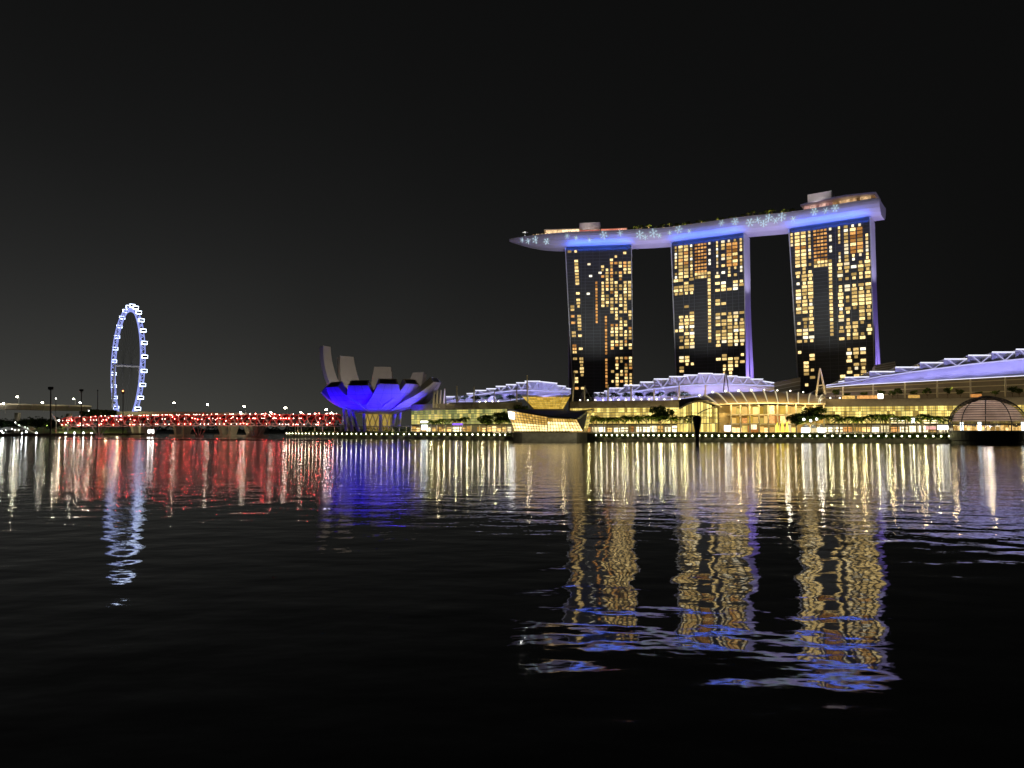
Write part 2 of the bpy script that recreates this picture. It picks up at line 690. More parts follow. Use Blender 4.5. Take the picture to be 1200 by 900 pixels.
# far bank on the left and the land far behind the bridges
mb = MB()
lb = [G(-400, 660, 2.4), G(0, 672, 2.4), G(100, 690, 2.4), G(150, 715, 2.4), G(158, 760, 2.4), G(150, 1050, 2.4), (-200, 1100, 2.4), (-290, 2500, 2.4), (-3500, 2500, 2.4), (-3500, 700, 2.4)]
mb.poly(lb)
for a, b in zip(lb, lb[1:]):
    mb.poly([(a[0], a[1], -1), (b[0], b[1], -1), tuple(b), tuple(a)])
struct('river_bank', mb, M['earth'])
mb = MB()
rows = []
for k, (dz, dy) in enumerate([(0.05, 6), (2.2, 16), (4.5, 32), (5.5, 60), (2.0, 95)]):
    rows.append([G(px, 690 + dy + max(0, (px - 60)) * 0.35, 2.42 + dz * (0.85 + 0.15 * math.sin(px * 0.3))) for px in range(35, 152, 6)])
mb.grid(rows)
struct('lawn', mb, M['lawn'], True)

# far off low wood behind the bridges, one dark mass
mb = MB()
rnd = random.Random(3)
for i in range(5200):
    px = rnd.uniform(-80, 420)
    Y = 1060 + rnd.uniform(0, 120)
    hh = (9 + 5 * math.sin(px * 0.13) + 4 * math.sin(px * 0.41 + 1)) * 0.95
    c = G(px, Y, 2.4 + rnd.random() ** 0.7 * hh)
    r_ = rnd.uniform(0.7, 1.9)
    a = Vector((rnd.gauss(0, 1), rnd.gauss(0, 1), rnd.gauss(0, 1))).normalized()
    b = a.orthogonal().normalized()
    mb.poly([c - a * r_, c - b * r_ * .6, c + a * r_, c + b * r_ * .6])
o = mb.build('wood', M['leafdark'])
o['kind'] = 'stuff'
o['label'] = 'dark far-off wood behind the bridges'


# ---------------------------------------------------------------- hotel towers
TOWERS = []


def px_edge(tab, z, Y):
    """edge position along a tower side: measured pixel column -> world x for height z"""
    return None


def make_tower(label, tl, tr, bl, br, layout, rearext):
    zt = 190.0
    A = PZ(*tl, zt)
    B = PZ(*tr, zt)
    # bottom corners: on the same vertical facade plane, narrower on the left
    U = (B - A)
    W = U.length
    U.normalize()
    N = Vector((-U.y, U.x, 0))
    root = thing('hotel_tower', label, 'tower', ((A.x + B.x) / 2, (A.y + B.y) / 2, PROM))

    def on_plane(px, py):
        d = ray(px, py)
        n = N
        t = (A - Vector((0, 0, H))).dot(n) / d.dot(n)
        return Vector((0, 0, H)) + d * t
    L2, R2 = on_plane(*bl), on_plane(*br)
    uL = lambda z: (L2 - A).dot(U) * ((zt - z) / (zt - L2.z))
    uR = lambda z: W + ((R2 - A).dot(U) - W) * ((zt - z) / (zt - R2.z))
    pt = lambda u, n, z: Vector((A.x + U.x * u + N.x * n, A.y + U.y * u + N.y * n, z))
    zb = PROM
    zs = [zb + (zt - zb) * i / 12 for i in range(13)]
    # front slab
    mb = MB()
    for z0, z1 in zip(zs, zs[1:]):
        mb.hexa([pt(uL(z0), 0, z0), pt(uR(z0), 0, z0), pt(uR(z0), 11, z0), pt(uL(z0), 11, z0)],
                [pt(uL(z1), 0, z1), pt(uR(z1), 0, z1), pt(uR(z1), 11, z1), pt(uL(z1), 11, z1)])
    mb.build('glass_facade', M['towerglass'], root)
    # floor lines standing a little proud of the glass
    mb = MB()
    z = 187.6
    while z > 30:
        mb.hexa([pt(uL(z) + .2, -.22, z - .28), pt(uR(z) - .2, -.22, z - .28), pt(uR(z) - .2, .05, z - .28), pt(uL(z) + .2, .05, z - .28)],
                [pt(uL(z) + .2, -.22, z), pt(uR(z) - .2, -.22, z), pt(uR(z) - .2, .05, z), pt(uL(z) + .2, .05, z)])
        z -= 3.3
    for d in layout['fins']:
        mb.hexa([pt(uR(32) - d - .15, -.45, 32), pt(uR(32) - d + .15, -.45, 32), pt(uR(32) - d + .15, .06, 32), pt(uR(32) - d - .15, .06, 32)],
                [pt(W - d - .15, -.45, 186), pt(W - d + .15, -.45, 186), pt(W - d + .15, .06, 186), pt(W - d - .15, .06, 186)])
    mb.build('floor_lines', M['towerband'], root)
    # rear slab: leans away towards the ground, so that the legs spread
    off = lambda z: 11.3 + 24 * max(0, 1 - z / 125) ** 1.6
    ext = lambda z: rearext * max(0, 1 - z / 150) ** 1.3
    mb = MB()
    for z0, z1 in zip(zs, zs[1:]):
        mb.hexa([pt(uL(z0) - ext(z0), off(z0), z0), pt(uR(z0), off(z0), z0), pt(uR(z0), off(z0) + 11, z0), pt(uL(z0) - ext(z0), off(z0) + 11, z0)],
                [pt(uL(z1) - ext(z1), off(z1), z1), pt(uR(z1), off(z1), z1), pt(uR(z1), off(z1) + 11, z1), pt(uL(z1) - ext(z1), off(z1) + 11, z1)])
    mb.build('rear_slab', M['towerglass'], root)
    # pale end walls with a projecting fin at the front corner
    for side in (0, 1):
        mb = MB()
        for z0, z1 in zip(zs, zs[1:]):
            for fo, th in ((lambda z: -0.9, 12.2), (off, 11.2)):
                q0, q1 = [], []
                for z_, q in ((z0, q0), (z1, q1)):
                    ue = (uR(z_) + 0.02) if side else (uL(z_) - (ext(z_) if th < 12 else 0) - 0.72)
                    q += [pt(ue, fo(z_), z_), pt(ue + .7, fo(z_), z_), pt(ue + .7, fo(z_) + th, z_), pt(ue, fo(z_) + th, z_)]
                mb.hexa(q0, q1)
        mb.build('end_wall', M['white'], root)
    # crown between the top floor and the hull
    mb = MB()
    mb.hexa([pt(1, 1, zt), pt(W - 1, 1, zt), pt(W - 1, 21, zt), pt(1, 21, zt)],
            [pt(1, 1, zt + 1.2), pt(W - 1, 1, zt + 1.2), pt(W - 1, 21, zt + 1.2), pt(1, 21, zt + 1.2)])
    mb.build('crown', M['grey'], root)
    # lit windows
    rnd = random.Random(layout['seed'])
    lit = layout['fn'](rnd)
    protos = {}
    rest = {'win_gold': MB(), 'win_amber': MB(), 'win_pale': MB()}
    count = 0
    rnd.shuffle(lit)
    for d, z, w, h, mat in lit:
        ur = uR(z)
        u0 = (ur - d if d >= 0 else uL(z) - d) - w / 2
        if u0 < uL(z) + 0.3 or u0 + w > ur - 0.2:
            continue
        if count < 96:
            key = (round(w, 2), round(h, 2), mat)
            c = pt(u0 + w / 2, -0.12, z)
            if key not in protos:
                m_ = MB()
                m_.hexa([pt(u0, -.30, z - h / 2), pt(u0 + w, -.30, z - h / 2), pt(u0 + w, .04, z - h / 2), pt(u0, .04, z - h / 2)],
                        [pt(u0, -.30, z + h / 2), pt(u0 + w, -.30, z + h / 2), pt(u0 + w, .04, z + h / 2), pt(u0, .04, z + h / 2)])
                m_.v = [tuple(Vector(v) - c + root.location) for v in m_.v]
                o = m_.build('window', M[mat], root)
                protos[key] = o
            else:
                o = protos[key].copy()
                COL.objects.link(o)
                o.parent = root
            o.location = c - root.location
            count += 1
        else:
            rest[mat].hexa([pt(u0, -.30, z - h / 2), pt(u0 + w, -.30, z - h / 2), pt(u0 + w, .04, z - h / 2), pt(u0, .04, z - h / 2)],
                           [pt(u0, -.30, z + h / 2), pt(u0 + w, -.30, z + h / 2), pt(u0 + w, .04, z + h / 2), pt(u0, .04, z + h / 2)])
    allr = MB()
    for i, k in enumerate(rest):
        b0 = len(allr.v)
        allr.v += rest[k].v
        allr.f += [tuple(q + b0 for q in f) for f in rest[k].f]
        allr.m += [i] * len(rest[k].f)
    o = allr.build('window', [M[k] for k in rest], root)
    o['kind'] = 'stuff'
    # violet floods at the foot of the visible end wall, blue wash under the hull, added fill from mid-air on the glass
    pR = pt(uR(20) + 26, 8, 24)
    light('SPOT', 'end_wall_flood', pR, pt(W, 10, 95), (0.36, 0.25, 1.0), 330000, spot_size=R(70), spot_blend=0.6, shadow_soft_size=1.0)
    light('SPOT', 'end_wall_flood', pt(W + 30, 6, 120), pt(W, 8, 178), (0.55, 0.5, 0.9), 60000, spot_size=R(80), spot_blend=0.6, shadow_soft_size=1.0)
    pL = pt(uL(20) - 22, 30, 24)
    light('SPOT', 'end_wall_flood', pL, pt(0, 10, 70), (0.36, 0.25, 1.0), 60000, spot_size=R(60), spot_blend=0.6, shadow_soft_size=1.0)
    fl = light('SPOT', 'facade_fill', pt(W * .4, -90, 60), pt(W * .45, 0, 150), (0.95, 0.97, 0.95), 200000, spot_size=R(75), spot_blend=1.0, shadow_soft_size=2.0)
    strip_light('crown_wash', pt(1, -6.5, 188.5), pt(W - 1, -6.5, 188.5), N * 0.6 + Vector((0, 0, 1)), (0.02, 0.12, 1.0), 9000, 0.6)
    TOWERS.append(dict(A=A, B=B, U=U, N=N, W=W, pt=pt))
    return root


def rows(z0, z1, step=3.3):
    z = z0
    out = []
    while z >= z1:
        out.append(z)
        z -= step
    return out


def lay_left(rnd):
    L = []
    for d in (1.9, 6.3, 10.8, 15.2, 19.6, 24.1, 28.5):
        run = 0
        for i, z in enumerate(rows(185.6, 46)):
            if 77 < z < 85.5:
                continue
            p = 0.28 if i < 4 else (0.84 if i < 32 else 0.74)
            if d > 23 and z < 128:
                p = 0.05
            if d > 23 and i < 6:
                p = 0.15
            if d > 18 and z < 125:
                p *= 0.8
            if rnd.random() < p:
                L.append((d, z, 2.9 if rnd.random() < .7 else 2.2, 2.3, 'win_gold' if rnd.random() < .85 else 'win_amber'))
    for z in rows(153, 112):
        L.append((34.8, z, 2.0, 2.3, 'win_amber'))
    for z in rows(118, 46):
        if not 77 < z < 81:
            L.append((25.7, z, 2.0, 2.3, 'win_amber'))
    for i, z in enumerate(rows(185.6, 46)):
        if 77 < z < 82:
            continue
        if i in (0, 3) or (i > 3 and rnd.random() < 0.68):
            L.append((-9.8, z, 3.6 if rnd.random() < .8 else 2.4, 2.3, 'win_gold'))
        if i == 0 or (i > 16 and rnd.random() < 0.52):
            L.append((-3.6, z, 3.8, 2.3, 'win_gold' if rnd.random() < .7 else 'win_amber'))
    for d, z in ((42, 172), (40.5, 160), (43, 142), (31, 163)):
        L.append((d, z, 3.0, 2.0, 'win_pale'))
    return L


def lay_full(seedshift, dark_rows):
    def fn(rnd):
        L = []
        right = (2.6, 8.1, 13.7, 19.3, 24.9)
        left = (50.0, 55.2, 60.6, 65.4)
        for d in right + left:
            for i, z in enumerate(rows(184.6, 44)):
                if 76.5 < z < 85.5:
                    continue
                if z < 76 and d in (50.0,) and rnd.random() < 0.4:
                    continue
                top = i < 10
                if top:
                    if d in (8.1, 13.7) and 1 <= i < 8:
                        L.append((d, z, 4.4, 2.5, 'win_amber' if rnd.random() < .8 else 'win_gold'))
                        continue
                    if d in (60.6, 55.2):
                        L.append((d, z, 4.0, 2.4, 'win_amber' if i in (2, 4, 5) and rnd.random() < .5 else 'win_gold'))
                        continue
                    p = 0.85
                    w = 2.0
                    if d in (19.3, 24.9):
                        w = 3.2 if d == 19.3 else 1.6
                    if rnd.random() < p:
                        L.append((d, z, w, 2.3, 'win_pale' if rnd.random() < .35 else 'win_gold'))
                    continue
                p = 0.86
                for a, b in dark_rows:
                    if a < z < b:
                        p = 0.14
                if z < 76:
                    p = 0.62
                    if d in (24.9, 2.6):
                        p = 0.1
                    if d > 52:
                        p = 0.55
                if rnd.random() < p:
                    L.append((d, z, 4.2 if rnd.random() < .7 else 2.6, 2.4, 'win_gold' if rnd.random() < .9 else 'win_pale'))
        # amber lounge block above the dark core and the bright single column beside it
        for d in (36.3, 39.3, 42.3, 45.3):
            for i, z in enumerate(rows(184.6, 158)):
                L.append((d, z, 2.2, 1.7, 'win_amber'))
        for d in (36.3, 39.3, 42.3, 45.3):
            for z in rows(156, 152):
                L.append((d, z, 2.4, 2.2, 'win_gold'))
        for z in rows(156, 88):
            L.append((32.9, z, 2.6, 2.3, 'win_gold'))
        for i, z in enumerate(rows(184.6, 160)):
            if i % 3 != 1:
                L.append((32.2, z, 2.0, 2.3, 'win_pale'))
        return L
    return fn


t1 = make_tower('leftmost hotel tower, dark grey glass with gold windows mostly on its right half', (663, 290), (739.5, 287.3), (671.5, 455), (741.5, 455),
                dict(seed=11, fn=lay_left, fins=[4.1, 8.5, 13, 17.4, 21.8, 31.5, 38, 46, 50, 57]), 9)
t2 = make_tower('middle hotel tower of the three, gold windows around a dark central core', (787, 284.5), (871.3, 273.5), (793, 445), (873.8, 445),
                dict(seed=5, fn=lay_full(0, [(118, 136), (146, 150)]), fins=[5.3, 10.9, 16.5, 22.1, 28, 35, 47.5, 52.6, 58]), 4)
t3 = make_tower('rightmost hotel tower beside the violet end wall, most densely lit', (925, 268.5), (1019, 254.5), (936.5, 455), (1024.3, 440),
                dict(seed=23, fn=lay_full(1, [(133, 137)]), fins=[5.3, 10.9, 16.5, 22.1, 28, 35, 47.5, 52.6, 58]), 2)

# ---------------------------------------------------------------- sky park across the three towers
T = TOWERS
ctr = []
n1 = T[0]['N']
A1 = T[0]['pt'](0, 11, 0)
tipdir = (T[0]['pt'](-10, 11.8, 0) - A1).normalized()
ctr.append(PZ(597, 283, 200))
ctr[0].z = 0
ctr.append(A1.lerp(ctr[0], 0.5) + Vector((0, 1.0, 0)))
for t in T:
    ctr.append(t['pt'](2, 11, 0))
    ctr.append(t['pt'](t['W'] - 2, 11, 0))
last = T[2]
ctr.append(last['pt'](last['W'] + 9, 11, 0))


def catmull(pts, n):
    out = []
    Pp = [pts[0] * 2 - pts[1]] + pts + [pts[-1] * 2 - pts[-2]]
    for i in range(1, len(Pp) - 2):
        for j in range(n):
            t = j / n
            a, b, c, d = Pp[i - 1], Pp[i], Pp[i + 1], Pp[i + 2]
            out.append(0.5 * ((2 * b) + (c - a) * t + (2 * a - 5 * b + 4 * c - d) * t * t + (3 * b - a - 3 * c + d) * t ** 3))
    out.append(pts[-1].copy())
    return out


cl = catmull(ctr, 10)
dist = [0]
for a, b in zip(cl, cl[1:]):
    dist.append(dist[-1] + (b - a).length)
SL = dist[-1]
ZT, ZB = 203.0, 190.6


def sk(s):
    s = min(max(s, 0), SL)
    for i in range(len(dist) - 1):
        if dist[i] <= s <= dist[i + 1]:
            break
    f = (s - dist[i]) / (dist[i + 1] - dist[i])
    p = cl[i].lerp(cl[i + 1], f)
    d = (cl[i + 1] - cl[i]).normalized()
    return p, d, Vector((-d.y, d.x, 0))     # n points away from the viewer


def hw(s):
    return 1.0 + 18.0 * min(1, (s / 62.0)) ** 0.62 - (2.0 * max(0, (s - SL + 25) / 25) ** 2)


def zbot(s):
    return ZB + (ZT - 3.0 - ZB) * max(0, 1 - s / 50.0) ** 1.7


def ztop(s):
    return ZT - 1.5 * max(0, 1 - s / 40) ** 1.5


PROF = [(-1.0, 1.0), (-1.02, 0.90), (-1.0, 0.72), (-0.92, 0.45), (-0.78, 0.2), (-0.6, 0.06), (-0.45, 0.0), (0.45, 0.0), (0.6, 0.06), (0.78, 0.2), (0.92, 0.45), (1.0, 0.72), (1.02, 0.9), (1.0, 1.0)]
park = thing('sky_park', 'long boat-shaped roof park with violet lit hull lying across all three towers', 'roof park', (cl[40].x, cl[40].y, ZB))
mb = MB()
srows = []
NS = 90
for i in range(NS + 1):
    s = SL * (i / NS) ** 1.0
    p, d, n = sk(s)
    w, z0, z1 = hw(s), zbot(s), ztop(s)
    srows.append([p + n * (a * w) + Vector((0, 0, z0 + (z1 - z0) * b)) for a, b in PROF])
mb.grid(srows)
mb.poly(srows[0])
mb.poly(list(reversed(srows[-1])))
mb.build('hull', M['hull'], park, smooth=False)
mb = MB()
mb.grid([[r[0] + Vector((0, 0, -.3)), r[-1] + Vector((0, 0, -.3))] for r in srows])
mb.build('deck', M['grey'], park)
mb = MB()
for r0, r1 in zip(srows, srows[1:]):
    mb.beam(r0[0], r1[0], 0.5, 1.4)
    mb.beam(r0[-1], r1[-1], 0.5, 1.4)
mb.build('parapet', M['steel'], park)


def skp(s, off, z):
    p, d, n = sk(s)
    return p + n * off + Vector((0, 0, z))


def s_at_px(px, off=-15):
    best = None
    for i in range(400):
        s = SL * i / 399
        q = skp(s, max(-15, -hw(s)), ZT)
        x = 600 + F * q.x / (q.y * 1.0)
        if best is None or abs(x - px) < best[0]:
            best = (abs(x - px), s)
    return best[1]


def skbox(s0, s1, o0, o1, z0, z1, name, mat, n=None):
    m_ = MB()
    n = n or max(1, int((s1 - s0) / 8))
    for i in range(n):
        a, b = s0 + (s1 - s0) * i / n, s0 + (s1 - s0) * (i + 1) / n
        m_.hexa([skp(a, o0, z0), skp(b, o0, z0), skp(b, o1, z0), skp(a, o1, z0)], [skp(a, o0, z1), skp(b, o0, z1), skp(b, o1, z1), skp(a, o1, z1)])
    return m_.build(name, mat, park)


# lift towers, restaurants and lights on the deck
sA, sB = s_at_px(679), s_at_px(705)
skbox(sA, sB, -6, 8, ZT - .2, 216.2, 'lift_tower', M['steel'])
sC, sD = s_at_px(949), s_at_px(977)
skbox(sC, sD, -4, 10, ZT - .2, 221.5, 'lift_tower', M['steel'])
s0, s1 = s_at_px(640), s_at_px(679)
skbox(s0, s1, -11, 6, ZT - .1, ZT + 5.2, 'restaurant', M['rooflights'])
skbox(s0 - 2, s1 + 1, -13, 8, ZT + 5.25, ZT + 5.9, 'restaurant_roof', M['cream_steel'])
skbox(s_at_px(680), s_at_px(704), -10, -6.3, ZT - .1, ZT + 4.4, 'restaurant', M['roofred'])
skbox(s_at_px(706), s_at_px(736), -9, 4, ZT - .1, ZT + 5.0, 'restaurant', M['roofred'])
skbox(s_at_px(705.5), s_at_px(737), -10.5, 5, ZT + 5.05, ZT + 5.6, 'restaurant_roof', M['grey'])
# club building at the right end with its long curved white roof
s0, s1 = s_at_px(944), SL - 3
m_ = MB()
prev = None
N_ = 14
for i in range(N_ + 1):
    s = s0 + (s1 - s0) * i / N_
    zt_ = ZT + 7.0 + 1.8 * math.sin(math.pi * i / N_)
    q = [skp(s, -14, zt_ - .8), skp(s, 12, zt_ - .8), skp(s, 12, zt_ + .6), skp(s, -14, zt_ + .6)]
    if prev:
        m_.hexa(prev, q)
    prev = q
m_.build('club_roof', M['hull'], park)
skbox(s0 + 2, s0 + (s1 - s0) * .42, -9, 9, ZT - .1, ZT + 6.4, 'club_room', M['roofpink'], 9)
skbox(s0 + (s1 - s0) * .43, s1 - 2, -9, 9, ZT - .1, ZT + 6.4, 'club_room', M['roofdim'], 12)
skbox(s0 + 1, s1 - 1, -9.6, -9.1, ZT + 2.4, ZT + 3.6, 'club_balcony', M['grey'], 12)
# string of small lights along the left deck
for i in range(26):
    s = s_at_px(625) + (s_at_px(678) - s_at_px(625)) * i / 25
    MB().ball(skp(s, -hw(s) + 1.2, ZT + 1.2), 0.45, n=6).build('deck_lamp', M['rooflights'], park)
for i in range(58):
    s = s_at_px(738) + (s_at_px(942) - s_at_px(738)) * (i + random.uniform(-.3, .3)) / 57
    r_ = random.uniform(.35, .8)
    MB().box(skp(s, -hw(s) + random.uniform(1.5, 4), ZT + r_), (random.uniform(.8, 3.0), .8, 2 * r_)).build('deck_lamp', M['rooflights'], park)

# projected snowflake light, put in as glowing mesh flakes on the hull side
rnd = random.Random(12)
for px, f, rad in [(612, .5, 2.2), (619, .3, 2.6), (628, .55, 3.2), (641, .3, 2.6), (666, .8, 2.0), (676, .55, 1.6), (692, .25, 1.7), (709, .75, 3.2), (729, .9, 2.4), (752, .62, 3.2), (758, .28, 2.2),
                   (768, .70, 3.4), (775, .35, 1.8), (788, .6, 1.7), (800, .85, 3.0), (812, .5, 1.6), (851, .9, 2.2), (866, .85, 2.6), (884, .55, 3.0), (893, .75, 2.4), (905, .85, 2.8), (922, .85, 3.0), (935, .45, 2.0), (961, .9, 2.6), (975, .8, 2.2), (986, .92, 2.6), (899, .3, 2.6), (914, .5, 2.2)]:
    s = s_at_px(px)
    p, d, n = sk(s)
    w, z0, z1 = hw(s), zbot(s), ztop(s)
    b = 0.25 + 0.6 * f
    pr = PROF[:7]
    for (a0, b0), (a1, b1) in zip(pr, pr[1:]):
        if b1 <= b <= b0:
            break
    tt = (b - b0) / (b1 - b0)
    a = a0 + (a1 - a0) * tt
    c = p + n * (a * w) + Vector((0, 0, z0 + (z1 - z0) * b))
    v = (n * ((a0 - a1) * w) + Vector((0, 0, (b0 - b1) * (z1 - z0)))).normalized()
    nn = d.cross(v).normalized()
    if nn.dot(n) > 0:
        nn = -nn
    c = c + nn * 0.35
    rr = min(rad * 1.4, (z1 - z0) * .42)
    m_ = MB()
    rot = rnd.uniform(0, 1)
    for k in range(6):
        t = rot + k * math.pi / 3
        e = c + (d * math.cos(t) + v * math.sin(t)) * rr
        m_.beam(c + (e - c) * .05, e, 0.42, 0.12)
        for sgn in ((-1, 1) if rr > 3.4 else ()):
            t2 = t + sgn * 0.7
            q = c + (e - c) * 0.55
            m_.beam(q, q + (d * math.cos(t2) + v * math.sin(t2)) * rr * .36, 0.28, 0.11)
    m_.build('projected_snowflake', M['flake_glow'], park)

# violet floods aimed at the hull from the podium roof
for px, Yf, tx in [(640, 610, 632), (690, 600, 690), (760, 590, 764), (830, 570, 828), (900, 560, 900), (980, 545, 965), (1060, 540, 1015)]:
    s = s_at_px(tx)
    light('SPOT', 'hull_flood', G(px, Yf, 30), skp(s, -16, 197), (0.50, 0.41, 1.0), 135000, spot_size=R(26), spot_blend=0.8, shadow_soft_size=1.5)
pe, de, ne = sk(SL)
light('SPOT', 'hull_flood', pe + de * 60 + Vector((0, -25, 110)), pe + Vector((0, 0, 197)), (0.62, 0.56, 0.85), 90000, spot_size=R(50), spot_blend=0.8, shadow_soft_size=1.5)
# warm light spilling on the rooftop blocks
light('SPOT', 'deck_light', skp(s_at_px(690), -16, ZT + 6), skp(s_at_px(692), 0, ZT + 8), (1.0, 0.85, 0.8), 3000, spot_size=R(110), spot_blend=.6, shadow_soft_size=.4)
light('SPOT', 'deck_light', skp(s_at_px(962), -18, ZT + 12), skp(s_at_px(964), 0, ZT + 13), (1.0, 0.86, 0.9), 4500, spot_size=R(120), spot_blend=.6, shadow_soft_size=.4)
for px in (748, 765, 785, 805, 825, 845, 865, 885, 905, 925):
    light('SPOT', 'deck_light', skp(s_at_px(px), -18.3, ZT + 2.5), skp(s_at_px(px + 2), -10, ZT + 3.5), (1.0, 0.85, 0.35), 3000, spot_size=R(130), spot_blend=.5, shadow_soft_size=0.3)


# ---------------------------------------------------------------- trees
def broad_tree_parts(seed, height, rad, leaf, n=520, leafsize=0.55, trunk_frac=0.38, flat=0.75):
    rnd = random.Random(seed)
    tr = MB()
    th = height * trunk_frac
    tr.tube([(0, 0, 0), (rnd.uniform(-.2, .2), rnd.uniform(-.2, .2), th * .6), (0, 0, th)], height * .028, 6, r2=height * .018)
    cl_ = []
    for i in range(9):
        a = rnd.uniform(0, 2 * math.pi)
        rr = rad * rnd.uniform(.25, .78)
        c = Vector((rr * math.cos(a), rr * math.sin(a), th + (height - th) * rnd.uniform(.25, .85)))
        tr.tube([(0, 0, th * rnd.uniform(.75, 1)), c * 0.5 + Vector((0, 0, th * .4)), c], height * .012, 5, r2=height * .004)
        cl_.append((c, rad * rnd.uniform(.30, .5)))
    cl_.append((Vector((0, 0, th + (height - th) * .7)), rad * .5))
    cr = MB()
    for i in range(n):
        c, r_ = rnd.choice(cl_)
        u = Vector((rnd.gauss(0, 1), rnd.gauss(0, 1), rnd.gauss(0, 1))).normalized()
        p = c + Vector((u.x, u.y, u.z * flat)) * (r_ * rnd.random() ** .35)
        p.z = min(p.z, height)
        a = Vector((rnd.gauss(0, 1), rnd.gauss(0, 1), rnd.gauss(0, .6))).normalized()
        b = a.cross(Vector((rnd.gauss(0, 1), rnd.gauss(0, 1), rnd.gauss(0, 1)))).normalized()
        s = leafsize * rnd.uniform(.6, 1.4)
        cr.poly([p - a * s, p - b * s * .5, p + a * s, p + b * s * .5])
    return tr, cr


def palm_parts(seed, height, fr=3.0):
    rnd = random.Random(seed)
    tr = MB()
    bx, by = rnd.uniform(-.5, .5), rnd.uniform(-.5, .5)
    tr.tube([(0, 0, 0), (bx * .4, by * .4, height * .5), (bx, by, height)], .32, 6, r2=.2)
    cr = MB()
    nf = 22
    for i in range(nf):
        az_ = 2 * math.pi * i / nf + rnd.uniform(-.2, .2)
        el_ = rnd.uniform(0.1, 1.5)
        L_ = fr * rnd.uniform(.85, 1.15)
        d = Vector((math.cos(az_), math.sin(az_), 0))
        sd = Vector((-d.y, d.x, 0))
        prev = None
        for k in range(8):
            t = k / 7
            p = Vector((bx, by, height)) + d * (L_ * t * math.cos(el_ * .6)) + Vector((0, 0, L_ * (math.sin(el_) * t - 1.05 * t * t * (.62 + .22 * el_))))
            if prev is not None:
                w = .8 * math.sin(math.pi * (t * .9 + .08)) + .05
                drop = Vector((0, 0, -.28 * w))
                cr.poly([prev, p, p + sd * w + drop - d * .15, prev + sd * w * .8 + drop - d * .3])
                cr.poly([prev, prev - sd * w * .8 + drop - d * .3, p - sd * w + drop - d * .15, p])
            prev = p
    return tr, cr


def tree_stamp(name, tr, cr, leaf, label, group=None, cat='tree'):
    root = thing(name, label, cat, (0, 0, 0), group)
    tr.build('trunk', M['bark'], root)
    cr.build('crown', leaf, root)
    return Stamp(root)


GP = 'palms in the promenade row'
palmA = tree_stamp('palm_tree', *palm_parts(1, 7.6, 5.0), M['palmleaf'], 'palm', GP)
palmB = tree_stamp('palm_tree', *palm_parts(2, 8.4, 5.2), M['palmleaf'], 'palm', GP)
palmC = tree_stamp('palm_tree', *palm_parts(5, 6.8, 4.6), M['palmleaf'], 'palm', GP)
ps = [palmA, palmB, palmC]
rnd = random.Random(9)


def palm_row(px0, px1, n, back, label, group):
    for i in range(n):
        px = px0 + (px1 - px0) * (i + rnd.uniform(-.25, .25)) / max(1, n - 1)
        rnd.choice(ps)(qp(px, back + rnd.uniform(-2, 3), PROM), rnd.uniform(0, 6.28), label, group, None)


palm_row(970, 1096, 18, 17, 'slim palm in the promenade row before the right mall wing', 'palms before the right mall wing')
palm_row(1104, 1116, 3, 22, 'slim palm in the small clump beside the glass dome', 'palms beside the dome')
palm_row(688, 762, 13, 18, 'slim palm in the promenade row before the middle mall wing', 'palms before the middle mall wing')
palm_row(786, 812, 5, 17, 'slim palm beside the arched entrance of the plaza hall', 'palms beside the plaza hall')
palm_row(505, 545, 6, 20, 'slim palm in the promenade row before the left mall wing', 'palms before the left mall wing')
for st in ps:      # unused prototypes would float at the origin
    assert st.used

bigA = tree_stamp('broad_tree', *broad_tree_parts(4, 15, 6.6, None, 2300, .66), M['leaf'], 'broad green tree rising above the palms of the middle wing', None)
bigA(qp(774, 17, PROM))
bigA(qp(949, 14, PROM), 1.3, 'large dark round tree at the right end of the plaza hall', scale=(1.15, 1.15, .92))
bigA(qp(933, 12, PROM), 2.5, 'smaller tree at the left side of the large tree by the plaza hall', scale=(.75, .75, .7))
bigA(qp(588, 20, PROM), 0.5, 'dark spreading tree just left of the crystal pavilion', scale=(1.1, 1.1, .85))
bigA(qp(570, 22, PROM), 3.5, 'rounded tree standing left of the spreading tree near the crystal pavilion', scale=(.8, .8, .75))
bigA(qp(615, 34, PROM), 5.0, 'tall tree behind the roof of the crystal pavilion', scale=(.95, .95, 1.15))
bigA(qp(603, 36, PROM), 1.0, 'bushy tree behind the left corner of the crystal pavilion', scale=(1.1, 1.1, .95))

# roof garden trees under the canopies
ROOF = 23.5
MT = [(480, 520), (520, 498), (560, 482), (620, 467), (700, 452), (800, 437), (960, 425), (1100, 405), (1250, 382), (1400, 362)]
MY = lambda px: lerp_tab(MT, px)
roofA = tree_stamp('roof_tree', *broad_tree_parts(8, 5.4, 3.3, None, 420, .42, .45, .45), M['leafdark'], 'roof tree', None)
for px in (537, 545, 557, 571, 583, 598, 610):
    roofA(G(px, MY(px) + 6, ROOF), px * 1.7, 'small dark tree on the roof terrace below the left canopy', 'roof trees below the left canopy')
for px in (690, 697, 706, 721, 735, 748, 762, 775, 789, 803):
    roofA(G(px, MY(px) + 6, ROOF), px * 1.3, 'small dark tree on the roof terrace below the middle canopy', 'roof trees below the middle canopy')
roofB = tree_stamp('roof_tree', *broad_tree_parts(18, 6.4, 2.4, None, 420, .42, .3, .8), M['leaf'], 'roof tree', None)
for px in (980, 993, 1013, 1034, 1047, 1053, 1072, 1088, 1112, 1127, 1148, 1168, 1188, 1196):
    roofB(G(px, MY(px) + random.uniform(5, 14), ROOF), px * 1.9, 'small lit green tree on the open terrace below the right canopy', 'trees on the right terrace', scale=(1, 1, random.uniform(.6, 1.1)))

